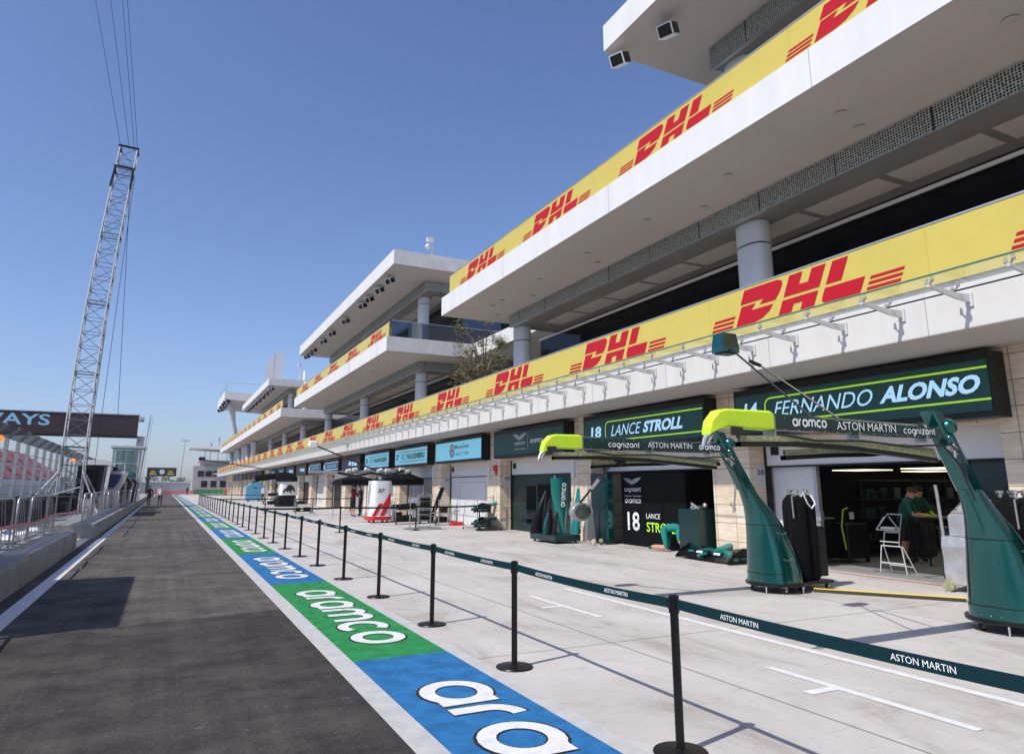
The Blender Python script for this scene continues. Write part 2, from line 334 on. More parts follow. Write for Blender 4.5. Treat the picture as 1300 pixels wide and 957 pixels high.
# ------------------------------------------------------------------ lettering
_tc = {}
def text_raw(s, bold=0.0):
    k = (s, bold)
    if k not in _tc:
        cu = bpy.data.curves.new('t', 'FONT'); cu.body = s; cu.offset = bold; cu.resolution_u = 3; cu.fill_mode = 'FRONT'
        ob = bpy.data.objects.new('t', cu); COL.objects.link(ob)
        dg = bpy.context.evaluated_depsgraph_get(); dg.update()
        me = bpy.data.meshes.new_from_object(ob.evaluated_get(dg))
        vs = [tuple(v.co) for v in me.vertices]; fs = [tuple(p.vertices) for p in me.polygons]
        bpy.data.objects.remove(ob); bpy.data.meshes.remove(me)
        _tc[k] = (vs, fs)
    return _tc[k]
def lay(vs, fs, w, h, shear=0.0, fit=True):
    x0 = min(v[0] for v in vs); x1 = max(v[0] for v in vs); y0 = min(v[1] for v in vs); y1 = max(v[1] for v in vs)
    out = [((v[0] - x0) / (x1 - x0), (v[1] - y0) / (y1 - y0)) for v in vs]
    return [(a * (w - shear * h) + shear * b * h, b * h) for a, b in out], fs
# rounded geometric lower-case strokes (a r m c o g n i z t) and block capitals
def arc(cx, cy, r, a0, a1, n=14, ry=None):
    ry = ry or r
    return [(cx + r * math.cos(R(a0 + (a1 - a0) * i / n)), cy + ry * math.sin(R(a0 + (a1 - a0) * i / n))) for i in range(n + 1)]
GL = {
 'a': (1.0, [arc(.5, .5, .5, 0, 360, 22), [(1.0, 0), (1.0, 1.0)]]),
 'r': (.42, [[(0, 0), (0, .5)] + arc(.42, .56, .42, 180, 92, 7, .44)]),
 'm': (1.5, [[(0, 0), (0, .6)] + arc(.375, .6, .375, 180, 0, 10, .4) + [(.75, 0)], [(.75, .6)] + arc(1.125, .6, .375, 180, 0, 10, .4) + [(1.5, 0)]]),
 'n': (.85, [[(0, 0), (0, .55)] + arc(.425, .55, .425, 180, 0, 10, .45) + [(.85, 0)]]),
 'c': (.85, [arc(.5, .5, .5, 48, 312, 16)]),
 'o': (1.0, [arc(.5, .5, .5, 0, 360, 22)]),
 'g': (1.0, [arc(.5, .5, .5, 0, 360, 22), [(1.0, 1.0), (1.0, -.05)] + arc(.55, -.05, .45, 0, -130, 8)]),
 'i': (.1, [[(.05, 0), (.05, 1)], [(.05, 1.22), (.05, 1.36)]]),
 'z': (.75, [[(0, 1), (.75, 1), (0, 0), (.75, 0)]]),
 't': (.5, [[(.2, 1.4), (.2, .25)] + arc(.45, .25, .25, 180, 270, 5), [(-.05, 1), (.5, 1)]]),
}
def ribbon(pts, w, z, vs, fs):
    closed = (abs(pts[0][0] - pts[-1][0]) < 1e-5 and abs(pts[0][1] - pts[-1][1]) < 1e-5)
    if closed: pts = pts[:-1]
    n = len(pts); o = len(vs)
    for i, p in enumerate(pts):
        if closed: a = pts[i - 1]; b = pts[(i + 1) % n]
        else: a = pts[max(i - 1, 0)]; b = pts[min(i + 1, n - 1)]
        d0 = Vector((p[0] - a[0], p[1] - a[1])); d1 = Vector((b[0] - p[0], b[1] - p[1]))
        if d0.length < 1e-6: d0 = d1
        if d1.length < 1e-6: d1 = d0
        d0.normalize(); d1.normalize(); t = (d0 + d1)
        if t.length < 1e-4: t = d0
        t.normalize(); nn = Vector((-t.y, t.x)); k = max(.45, abs(nn.dot(Vector((-d0.y, d0.x))))); nn = nn * (w / 2 / k)
        vs.append((p[0] + nn.x, p[1] + nn.y, z)); vs.append((p[0] - nn.x, p[1] - nn.y, z))
    for i in range(n if closed else n - 1):
        j = (i + 1) % n; fs.append((o + 2 * i, o + 2 * i + 1, o + 2 * j + 1, o + 2 * j))
def round_text(s, w=.24, gap=.42):
    vs, fs = [], []; x = 0; k = 0
    for ch in s:
        adv, strokes = GL[ch]
        for st in strokes:
            ribbon([(x + a, b) for a, b in st], w, k * .0006, vs, fs); k += 1
            k %= 4
        x += adv + gap
    return vs, fs
def flat(vs2, fs, m, name, z=None):
    me = bpy.data.meshes.new(name); me.from_pydata(vs2, [], fs); me.materials.append(m); me.update(); return me
def frame_mat(origin, u, v):
    u = Vector(u).normalized(); v = Vector(v); v = (v - u * u.dot(v)).normalized(); n = u.cross(v)
    m = Matrix.Identity(4)
    for i in range(3): m[i][0] = u[i]; m[i][1] = v[i]; m[i][2] = n[i]; m[i][3] = origin[i]
    return m
def put_text(parent, s, origin, u, v, w, h, m, bold=0.0, shear=0.0, rounded=0, name='lettering', label=None):
    if rounded: vs, fs = round_text(s, rounded)
    else: vs, fs = text_raw(s, bold)
    p2, fs = lay(vs, fs, w, h, shear)
    zs = [q[2] if len(q) > 2 else 0 for q in vs]
    me = flat([(a, b, z) for (a, b), z in zip(p2, zs)], fs, m, name)
    o = link_mesh(parent, name, me, frame_mat(origin, u, v))
    if label: o['label'] = label
    return o
def put_poly(parent, polys, origin, u, v, m, name='emblem', sc=1.0):
    vs, fs = [], []
    for p in polys:
        o = len(vs); vs += [(a * sc, b * sc, 0) for a, b in p]; fs.append(tuple(range(o, len(vs))))
    return link_mesh(parent, name, flat(vs, fs, m, name), frame_mat(origin, u, v))
def put_lines(parent, lines, w, origin, u, v, m, name='line_border'):
    vs, fs = [], []
    for k, l in enumerate(lines): ribbon(l, w, k * .0006, vs, fs)
    return link_mesh(parent, name, flat(vs, fs, m, name), frame_mat(origin, u, v))
UY = (0, -1, 0); UZ = (0, 0, 1); UX = (1, 0, 0)

# ------------------------------------------------------------------ ground
g = MB(); g.quad((-1500, -300, -.03), (1500, -300, -.03), (1500, 2500, -.03), (-1500, 2500, -.03)); struct('ground', g, M['sand'])
g = MB(); g.quad((-2.6, -30, 0), (1.6, -30, 0), (1.6, 330, 0), (-2.6, 330, 0)); struct('pit_lane', g, M['asphalt'])
g = MB(); g.quad((-40, -30, -.012), (-2.5, -30, -.012), (-2.5, 330, -.012), (-40, 330, -.012)); struct('race_track', g, M['asphalt'])
g = MB(); g.quad((1.6, -30, .0), (40, -30, .0), (40, 330, .0), (1.6, 330, .0)); struct('apron', g, M['concrete'])
g = MB(); g.quad((-1.78, -30, .004), (-1.56, -30, .004), (-1.56, 175, .004), (-1.78, 175, .004)); struct('lane_edge_line', g, M['roadwhite'])
g = MB(); g.quad((1.58, -30, .004), (1.78, -30, .004), (1.78, 175, .004), (1.58, 175, .004)); g.quad((2.75, -30, .004), (2.9, -30, .004), (2.9, 175, .004), (2.75, 175, .004)); struct('strip_kerb_line', g, M['stripgrey'])
g = MB()
y = 12.96 - 5.93 * 3; k = 0
while y < 170:
    g.mi = k % 2
    g.quad((1.78, y, .004), (2.75, y, .004), (2.75, y + 5.93, .004), (1.78, y + 5.93, .004)); y += 5.93; k += 1
struct('painted_strip', g, [M['greenpaint'], M['bluepaint']])   # green first at y<-4.8 ..
strip_par = thing('road_lettering', (2.2, 8, .01), 'white rounded lettering painted on the green and blue lane strip', 'road lettering')
vsb, fsb = round_text('aramco', .34); vsw, fsw = round_text('aramco', .27)
for i in range(-1, 24):
    y0 = 7.03 + 5.93 * i
    far = y0 + 5.93 - 1.05; wd = 4.25
    for (vv, ff, mm, z, gr) in ((vsb, fsb, M['t_black'], .0055, .025), (vsw, fsw, M['roadwhite'], .009, 0)):
        if z < .006 and i > 8: continue
        p2, _ = lay(vv, ff, wd + 2 * gr, .60 + 2 * gr)
        me = flat([(a, b, q[2] * .5) for (a, b), q in zip(p2, vv)], ff, mm, 'lettering')
        link_mesh(strip_par, 'lettering' if z > .006 else 'letter_outline', me, frame_mat((2.0 - gr, far + gr, z), (0, -1, 0), (1, 0, 0)))
g = MB()
g.quad((6.05, -6, .004), (6.16, -6, .004), (6.16, 10.3, .004), (6.05, 10.3, .004))
for yy in (9.0, 2.4, -4.2):
    pass
for (ya, yb, yc) in ((7.9, 9.9, 8.85), (3.2, 5.1, 4.35)):
    g.quad((5.17, ya, .0045), (5.26, ya, .0045), (5.26, yb, .0045), (5.17, yb, .0045)); g.quad((4.86, yc - .05, .0045), (5.168, yc - .05, .0045), (5.168, yc + .05, .0045), (4.86, yc + .05, .0045))
g.quad((6.9, 27.5, .004), (7.05, 27.5, .004), (7.05, 37.5, .004), (6.9, 37.5, .004))
for yy in (46, 60, 75, 90): g.quad((6.9, yy, .004), (7.05, yy, .004), (7.05, yy + 8, .004), (6.9, yy + 8, .004))
struct('pit_box_markings', g, M['roadwhite'])
g = MB(); g.quad((12.02, -6, .004), (12.09, -6, .004), (12.09, 11.7, .004), (12.02, 11.7, .004)); struct('garage_threshold_line', g, M['gline'])
g = MB()
for yy in (28, 33.5, 39): g.quad((5.2, yy, .0045), (5.32, yy, .0045), (5.32, yy + 1.6, .0045), (5.2, yy + 1.6, .0045))
struct('yellow_box_marks', g, M['yline'])

# ------------------------------------------------------------------ the pit building
BAY = 6.61; P0 = 12.97                    # upper edge (far side) of pillar zero; pillars span P0-1.21..P0
XP, XD = 11.9, 12.4
YF = 165.0; YN = -14.0
bld = thing('pit_building', (16, 40, 0), 'long three storey white pit building with garages below and stepped terraces above', 'building')
NB = 22
def pil(k): return (P0 - 1.21 + BAY * k, P0 + BAY * k)      # k from -4
for k in range(-4, 23):
    a, b = pil(k)
    m = MB().box(XP, XP + 1.3, a, b, 0, 2.68); part(bld, 'stone_pillar', m, M['stone'])
m = MB().box(XP, XP + 1.3, YN, YF - 2, 2.68, 3.87); part(bld, 'lintel_wall', m, M['stone'])
m = MB().box(XP + 1.3, 30, YF - 8, YF - 2.2, 0, 3.87); part(bld, 'end_wall', m, M['stone'])
# doors
kinds = {-1: 'open', 0: 'open', 1: 'open', 2: 'green', 3: 'white', 4: 'grey', 5: 'white', 6: 'grey', 7: 'dark', 8: 'white', 9: 'dark'}
for k in range(-4, 22):
    a = pil(k - 1)[1]; b = pil(k)[0]         # bay k-? : opening between pillar k-1 and pillar k
    kd = kinds.get(k, 'white' if k % 3 else 'dark')
    h = MB().box(XD, XD + .12, a, b, 2.12, 2.68); hd = part(bld, 'shutter_housing', h, M['shutter'] if kd != 'grey' else M['shutter'])
    q = MB().box(XD - .02, XD + .14, a, b, 2.085, 2.12); part(bld, 'door_frame', q.box(XD - .03, XD + .12, b - .05, b - .001, 0, 2.68), M['black'])
    if 0 <= k <= 8: part(hd, 'control_box', MB().box(XD - .04, XD, b - .42, b - .22, 2.36, 2.56), M['black'])
    if kd == 'white':
        d = MB().box(XD + .02, XD + .08, a, b - .05, 0, 2.085); dd = part(bld, 'garage_door', d, M['shutter'])
        dl = MB()
        for yy in (a + 1.3, a + 1.32 + 2.9): dl.box(XD + .012, XD + .02, yy, yy + .02, 0, 1.85)
        dl.box(XD + .012, XD + .02, a + 1.3, a + 4.2, 1.85, 1.87); part(dd, 'door_seam', dl, M['greyshut'])
    elif kd == 'grey':
        d = MB()
        for i in range(16): d.box(XD + .02 + (i % 2) * .01, XD + .08, a, b - .05, .13 * i, .13 * i + .13)
        part(bld, 'garage_door', d, M['greyshut'])
    elif kd == 'green':
        d = MB().box(XD + .02, XD + .08, a, b - .05, 0, 2.085); dd = part(bld, 'garage_door', d, M['dgreen'], 'dark green glossy garage partition door')
        part(dd, 'door_opening', MB().box(XD + .0, XD + .02, a + 2.3, a + 3.2, .0, 1.75), M['dark'])
        part(dd, 'door_window', MB().box(XD + .0, XD + .02, a + 3.4, a + 4.1, .3, 1.7), M['darkglass'])
    elif kd == 'dark':
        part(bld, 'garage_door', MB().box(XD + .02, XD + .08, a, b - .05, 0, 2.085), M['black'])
# garage interiors (open ones)
for k in (-1, 0, 1):
    a = pil(k - 1)[1]; b = pil(k)[0]
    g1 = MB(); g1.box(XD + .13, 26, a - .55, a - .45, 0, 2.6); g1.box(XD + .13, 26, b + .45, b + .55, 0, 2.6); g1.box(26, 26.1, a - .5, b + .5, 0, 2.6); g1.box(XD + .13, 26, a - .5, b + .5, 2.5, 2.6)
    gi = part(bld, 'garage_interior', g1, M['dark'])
    g2 = MB().box(XD - .1, 26, a - .44, b + .44, .003, .012); part(bld, 'garage_floor', g2, M['gfloor'])
    if k == 0:
        lm = MB()
        for i in range(5):
            for j in range(3): lm.box(14.0 + i * 2.5, 14.9 + i * 2.5, a + .6 + j * 1.7, a + 1.5 + j * 1.7, 2.02, 2.04)
        part(bld, 'ceiling_light_panels', lm, M['lamp'])
        part(bld, 'side_panel', MB().box(XD + .16, XD + .22, b - 1.2, b - .06, 0, 2.1), M['shutter'])
        part(bld, 'cable_duct', MB().box(XD + .10, XD + .2, b - 1.30, b - 1.21, .35, 2.1).box(XD + .05, XD + .15, b - 1.36, b - 1.18, .95, 1.15), M['steel'])
        part(bld, 'partition_wall', MB().box(XD + .14, XD + 2.0, a + .0, a + .9, 0.0, 2.1), M['dgreen'])
    if k == 1:
        part(bld, 'partition_wall', MB().box(XD - .55, XD - .45, b - .9, b - .05, 0, 2.05), M['dgreen'])
        part(bld, 'partition_wall', MB().box(XD - .60, XD - .40, b - 1.03, b - .9, 0, 2.05), M['paint'])
        pw = part(bld, 'partition_wall', MB().box(XD - .1, XD + .02, b - 3.9, b - 1.03, 0, 2.05), M['dark'], 'black sponsor wall with white and lime lettering')
        o = XD - .105
        put_text(pw, 'cognizant', (o, b - 1.2, 1.48), UY, UZ, .78, .16, M['t_white'], rounded=.22)
        put_text(pw, 'FORMULA ONE TEAM', (o, b - 1.2, 1.37), UY, UZ, .78, .04, M['t_white'])
        put_text(pw, 'aramco', (o, b - 1.2, 1.19), UY, UZ, .78, .12, M['t_white'], rounded=.3)
        put_text(pw, '18', (o, b - 1.3, .42), UY, UZ, .58, .52, M['t_white'], bold=.02)
        put_text(pw, 'LANCE', (o, b - 2.2, .78), UY, UZ, .62, .14, M['t_white'])
        put_text(pw, 'STROLL', (o, b - 2.2, .42), UY, UZ, 1.25, .26, M['t_lime'], bold=.01)
        wing = [[(0, .04), (-.10, .10), (-.30, .15), (-.62, .17), (-.50, .08), (-.36, .0), (-.2, -.06), (-.08, -.10), (0, -.11), (.08, -.10), (.2, -.06), (.36, 0), (.50, .08), (.62, .17), (.30, .15), (.10, .10)]]
        put_poly(pw, wing, (o, b - 1.58, 1.80), UY, UZ, M['steel'], sc=.72)
        part(bld, 'strip_light', MB().box(XD + 1, XD + 9, a + 1.1, a + 1.16, 2.0, 2.04), M['lamp'])
# number plates
for k in range(0, 12):
    a, b = pil(k)
    pl = part(bld, 'number_plate', MB().box(XP + .16, XP + .46, a - .012, a - .001, 1.62, 2.12), M['lightsteel'])
    put_text(pl, str(28 + k), (XP + .21, a - .016, 1.92), UX, UZ, .21, .12, M['t_black'], bold=.015)
for k in (2, 3, 1):
    a, b = pil(k)
    if k in (2,): part(bld, 'alarm_box', MB().box(XP - .09, XP, a + .25, a + .5, 2.28, 2.5).box(XP - .06, XP, a + .28, a + .36, 2.12, 2.28), M['red'], 'red fire alarm sounder')
for k in range(1, 12):
    a, b = pil(k)
    part(bld, 'downpipe_box', MB().box(XP - .07, XP, b - .28, b - .12, 1.95, 2.74), M['shutter'])

# lower fascia and terrace
XF = 10.05; ZS = 3.87
part(bld, 'fascia_slab', MB().box(XF, 13.5, YN, YF, ZS, 4.43).box(XF + .02, 13.5, YN, YF - .02, 4.434, 4.70), [M['fascia_stone']])
j = MB()
y = -12.2
while y < YF: j.box(XF - .003, XF + .01, y, y + .012, ZS + .003, 4.425); y += 3.06
part(bld, 'fascia_joints', j, M['greyshut'])
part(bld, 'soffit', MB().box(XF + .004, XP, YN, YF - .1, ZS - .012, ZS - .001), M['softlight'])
part(bld, 'fascia_joint_strip', MB().box(XF - .004, XF + .03, YN, YF - .5, 4.431, 4.452), M['black'])  # black strip along the joint at the back of the canopy glass
part(bld, 'terrace_floor', MB().box(13.5, 30, YN, YF, 4.3, 4.7), M['soffit2'])
# glass canopy with brackets
part(bld, 'canopy_glass', MB().quad((8.97, YN, 4.44), (XF - .03, YN, 4.44), (XF - .03, YF - 1, 4.44), (8.97, YF - 1, 4.44)), M['glass'])
part(bld, 'canopy_glass_edge', MB().box(8.955, 8.968, YN, YF - 1, 4.425, 4.45), mat('glass_edge', (.05, .13, .10), .3))
bk = MB()
bk.prism([(XF - .01, 4.34), (XF - .01, 4.22), (XF - .28, 4.235), (9.12, 4.33), (9.12, 4.365), (XF - .28, 4.325)], 'y', -.021, .021)
bk.prism([(XF - .03, 4.36), (XF - .03, 4.16), (XF - .005, 4.16), (XF - .005, 4.36)], 'y', -.05, .05)
bk.mi = 1
for xx in (9.16, 9.74):
    for s in (-1, 1): bk.tube((xx, 0, 4.37), (xx + s * .05, s * .07, 4.40), .012, n=5); bk.lathe((xx + s * .05, s * .07, 4.395), [(.025, 0), (.025, .03)], 6); bk.lathe((xx + s * .05, s * .07, 4.448), [(.022, 0), (.014, .02)], 6)
bkm = bk.mesh('canopy_bracket', [M['lightsteel'], M['greyshut']])
y = 4.5 - 1.02 * 3; n = 0
while n < 99:
    o = bpy.data.objects.new('canopy_bracket', bkm); COL.objects.link(o); o.parent = bld; o.location = Vector((0, y, 0)) - wloc(bld); y += 1.02; n += 1
far_b = MB()
while y < YF - 2:
    far_b.box(9.1, XF, y - .02, y + .02, 4.25, 4.38); y += 1.02
part(bld, 'far_canopy_brackets', far_b, M['lightsteel'], kind='stuff')

# banner on balustrade
DHL = [[(1.05, .60), (1.05, 1), (2.38, 1), (2.58, .95), (2.66, .84), (2.64, .64), (2.54, .46), (1.92, .46), (2.02, .60)],
       [(1.12, 0), (1.12, .54), (1.72, .54), (1.62, .37), (2.5, .37), (2.42, .2), (2.2, .06), (1.9, 0)],
       [(2.86, .45), (2.86, 1), (3.34, 1), (3.34, .68), (3.66, .68), (3.66, 1), (4.14, 1), (4.14, .45)],
       [(2.86, 0), (2.86, .37), (4.14, .37), (4.14, 0), (3.66, 0), (3.66, .2), (3.34, .2), (3.34, 0)],
       [(4.36, .45), (4.36, 1), (4.86, 1), (4.86, .45)],
       [(4.36, .12), (4.36, .37), (5.62, .37), (5.62, .0), (4.5, 0), (4.4, .04)]]
for i in range(3):
    v0 = .01 + .125 * i
    DHL.append([(0.0, v0), (0.0, v0 + .07), (.95, v0 + .07), (.95, v0)])
    DHL.append([(5.80, v0), (5.80, v0 + .07), (6.75, v0 + .07), (6.75, v0)])
def dhl_mesh(w, h, sh=.52):
    vs, fs = [], []
    for p in DHL:
        o = len(vs)
        for u, v in p: vs.append(((u + sh * v) / 6.95 * w, v * h, 0))
        fs.append(tuple(range(o, len(vs))))
    return flat(vs, fs, M['dhlred'], 'logo')
M['seam'] = mat('seam_yellow', (.5, .38, .08), .4)
def banner(label, x, y0, y1, z0, z1, rights, w, h, zl):
    b = thing('advertising_banner', (x, (y0 + y1) / 2, z0), label, 'banner', 'yellow banners along the terraces')
    s = MB().box(x, x + .03, y0, y1, z0, z1); s.mi = 1; y = y0 + 1.2
    while y < y1: s.box(x - .003, x, y, y + .012, z0, z1); y += 2.35
    part(b, 'banner_sheet', s, [M['yellow'], M['seam']])
    part(b, 'top_rail', MB().box(x - .01, x + .05, y0, y1, z1 + .001, z1 + .03), M['steel'])
    me = dhl_mesh(w, h)
    for yr in rights: link_mesh(b, 'logo', me, frame_mat((x - .006, yr + w, zl), UY, UZ))
    return b
banner('longest yellow banner with red lettering along the lowest terrace above the glass canopy', 10.01, YN, YF - .3, 4.60, 5.53, [6.35 + 5.79 * k for k in range(-3, 27)], 4.32, .69, 4.79)

# upper masses
def floor_mass(y0, y1, zt, zb, tag_, depth=26, endx=None):
    part(bld, 'terrace_slab', MB().box(XF + .01, depth, y0, y1, zb, zt), M['fascia'])
    jm = MB(); yy = y0 + 1.9
    while yy < y1: jm.box(XF + .006, XF + .02, yy, yy + .014, zb + .003, zt - .003); yy += 6.61
    part(bld, 'slab_joints', jm, M['greyshut'])
    part(bld, 'terrace_end_face', MB().box(XF + .012, depth, y0 - .012, y0 - .002, zb + .002, zt - .002), M['endslab'])
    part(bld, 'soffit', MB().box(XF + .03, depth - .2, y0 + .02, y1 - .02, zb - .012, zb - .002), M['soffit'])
def perf_band(y0, y1, zb, zt, x=12.65, depth=25, inner=True):
    part(bld, 'perforated_band', MB().box(x, x + .08, y0, y1, zb, zt).box(x + .08, depth, y0, y0 + .08, zb, zt).box(x + .08, depth, y1 - .08, y1, zb, zt), M['perf'])
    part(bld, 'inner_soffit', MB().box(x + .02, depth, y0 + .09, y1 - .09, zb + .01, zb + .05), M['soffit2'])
    pm = MB(); yy = y0 + 1.0
    while yy < min(y1, y0 + 60) - 2.4: pm.box(x + .9, x + 1.75, yy, yy + 2.0, zb - .006, zb + .008); yy += 2.2
    part(bld, 'soffit_access_panels', pm, M['soffit'])
    t = MB(); t.box(x - .012, x + .09, y0, y1, zb - .02, zb); part(bld, 'band_trim', t, M['steel'])
def columns(ys, z0, z1, x=13.2, r=.5):
    for y in ys:
        def rg(k, z):
            o = []
            for q in range(32):
                an = 2 * math.pi * q / 32; cc_, ss_ = math.cos(an), math.sin(an)
                o.append((x + k * r * .64 * math.copysign(abs(cc_) ** .8, cc_), y + k * r * .92 * math.copysign(abs(ss_) ** .8, ss_), z))
            return o
        c = MB().loft([rg(1, z0), rg(1, z1 - .62), rg(.96, z1 - .619), rg(.96, z1 - .581), rg(1, z1 - .58), rg(1, z1)])
        cc = part(bld, 'column', c, M['column']); part(cc, 'joint_ring', MB().loft([rg(.975, z1 - .617), rg(.99, z1 - .61), rg(.99, z1 - .59), rg(.975, z1 - .583)]), M['black'])
def lights(ys, x, z):
    for y in ys: part(bld, 'downlight', MB().lathe((x, y, z), [(.10, 0), (.12, -.02), (.06, -.025)], 14), mat('downlight', (.75, .72, .66), .5) if 'dl' not in M else M['dl'])
M['dl'] = mat('downlight_rim', (.42, .40, .37), .5)
CY0 = 12.35
# level 1 behind the lowest banner
columns([CY0 + 13.2 * k for k in range(-1, 6)], 4.7, 8.36)
def level1(y0, y1):
    part(bld, 'recessed_glazing', MB().box(14.9, 15.0, y0, y1, 4.7, 8.3), M['darkglass'])
    part(bld, 'glazing_head', MB().box(14.84, 14.9, y0, y1, 8.22, 8.30), M['white'])
level1(YN, 27); level1(38.5, 66)
# mass A
floor_mass(YN, 27.1, 9.70, 8.90, 'a'); perf_band(YN, 25.66, 8.36, 8.885)
lights([5 + 3.1 * i for i in range(-1, 7)] + [24.5], 11.3, 8.885); lights([8.3, 12.9, 18, 22.5, 25.8], 12.1, 8.885)
lights([3 + 4.4 * i for i in range(5)], 13.8, 8.37)
part(bld, 'recessed_glazing', MB().box(14.9, 15.0, YN, 24, 9.7, 13.1), M['darkglass'])
banner('yellow banner with large red lettering on the nearest upper terrace, top right', 10.32, YN, 26.85, 9.705, 10.64, [9.85 + 5.72 * k for k in range(-4, 3)], 4.35, .62, 9.93)
columns([CY0 - 13.2, CY0], 9.7, 13.15)
floor_mass(YN, 14.35, 14.6, 13.78, 'ra', 26); perf_band(YN, 12.9, 13.1, 13.765)
# mass B
floor_mass(35.5, 65.7, 9.69, 8.88, 'b'); perf_band(37.64, 64.9, 8.30, 8.865)
lights([39 + 3.4 * i for i in range(8)], 11.2, 8.865)
part(bld, 'recessed_glazing', MB().box(14.9, 15.0, 38.3, 64, 9.7, 13.1).box(15, 25, 38.3, 38.4, 9.7, 13.1).box(15, 25, 38.2, 38.3, 4.7, 8.3), M['darkglass'])
part(bld, 'blue_window', MB().box(15.6, 18.2, 38.18, 38.28, 9.8, 12.4), M['blueglass'])
part(bld, 'end_balustrade', MB().box(10.4, 22, 35.62, 35.65, 9.7, 10.6), M['tintglass'])
part(bld, 'handrail', MB().box(10.4, 22, 35.6, 35.66, 10.6, 10.64), M['steel'])
banner('yellow banner with red lettering on the middle upper terrace beyond the gap', 10.2, 35.65, 65.5, 9.695, 10.5, [36.2 + 5.75 * k for k in range(0, 5)], 3.9, .55, 9.85)
columns([38.7, 51.9, 64.2], 9.7, 13.15)
floor_mass(34.7, 64.5, 14.40, 13.57, 'rb', 27); perf_band(36.9, 63.6, 12.95, 13.555)
lights([38, 43, 48], 11.8, 13.555)
# mass C
floor_mass(74.0, 162, 9.70, 8.78, 'c'); perf_band(76.5, 120, 8.25, 8.765)
part(bld, 'recessed_glazing', MB().box(14.9, 15.0, 76, 150, 9.7, 13.1).box(14.9, 15.0, 66, 120, 4.7, 8.3).box(15, 25, 76, 76.1, 4.7, 13.1), M['darkglass'])
banner('yellow banner with red lettering on the farthest upper terrace', 10.2, 74.2, 161.8, 9.705, 10.55, [75 + 5.75 * k for k in range(0, 15)], 3.9, .55, 9.85)
columns([78.3], 9.7, 13.2); columns([91.5, 104.7], 4.7, 8.3)
floor_mass(86, 118, 14.5, 13.65, 'rc', 24); perf_band(88, 116, 13.1, 13.64)
columns([89, 102], 9.7, 13.2)
# slanting supports at the far end
for i, y in enumerate((118, 124, 133, 139, 148, 155)):
    s = 1 if i % 2 else -1
    part(bld, 'slanting_column', MB().tube((12.4, y, 4.7), (12.0, y + s * 2.2, 8.8), .42, .5, 14), M['column'])
for (y, s) in ((140, -1), (146, 1)):
    part(bld, 'slanting_column', MB().tube((11.5, y, 9.7), (9.6 if s < 0 else 10.6, y - 1, 16.6), .42, .5, 14), M['column'])
pod = MB().prism([(8.2, 17.2), (20, 16.4), (20, 17.8), (8.2, 18.7)], 'y', 133, 152); part(bld, 'observation_deck', pod, M['fascia'])
part(bld, 'deck_soffit', MB().prism([(8.3, 17.16), (20, 16.36), (20, 16.39), (8.3, 17.19)], 'y', 133.1, 151.9), M['soffit'])
rl = MB()
for y in [133.3 + 3.1 * i for i in range(7)]: rl.tube((8.6, y, 18.6), (8.6, y, 20.2), .03, n=5)
rl.tube((8.6, 133.3, 20.2), (8.6, 151.9, 20.2), .03, n=5); rl.tube((8.6, 133.3, 20.2), (18, 133.3, 20.2), .03, n=5); rl.tube((18, 133.3, 18), (18, 133.3, 20.2), .03, n=5); part(bld, 'deck_railing', rl, M['steel'])
# stair core behind
part(bld, 'core_wall', MB().box(15.2, 25, 24.2, 26.5, 4.7, 13.6), M['endslab']); part(bld, 'rear_wall', MB().box(26, 30, YN, YF, 0, 13.5), M['endslab'])
# flood lights under the roof edges
def floodlight(x, y, z, s=.5, rot=0):
    rm = Matrix.Translation((x, y, z)) @ Matrix.Rotation(R(24), 4, 'Z') @ Matrix.Rotation(R(-28), 4, 'Y') @ Matrix.Translation((-x, -y, -z))
    def tr(mb): mb.v = [tuple(rm @ Vector(v)) for v in mb.v]; return mb
    f = part(bld, 'floodlight', tr(MB().box(x - s * .5, x + s * .45, y - s * .5, y + s * .5, z - s * .45, z + s * .35)).tube((x + s * .2, y, z + s * .3), (x + s * .2, y, z + s * .62), .03, n=5), M['white'])
    part(f, 'lens', tr(MB().box(x - s * .54, x - s * .505, y - s * .42, y + s * .42, z - s * .40, z + s * .28)), M['black'])
    part(f, 'louvre', tr(MB().box(x - s * .4, x + s * .4, y - s * .56, y - s * .505, z - s * .38, z + s * .28)), M['black'])
for y in (14.0, 12.4, 10.6, 8.0): floodlight(10.35 + (.4 if y < 13 else 0), y, 13.42, .42)
for y in (37, 39.2, 41.5, 43.2, 48, 52.5, 55.8, 60, 61.6, 63.2): floodlight(10.55, y, 13.3, .42)
for y in (87, 89, 92, 96, 100, 104, 108, 111, 114): floodlight(10.6, y, 13.3, .5)
for y in (134, 138, 143, 149): floodlight(8.7, y, 16.9, 1.0)
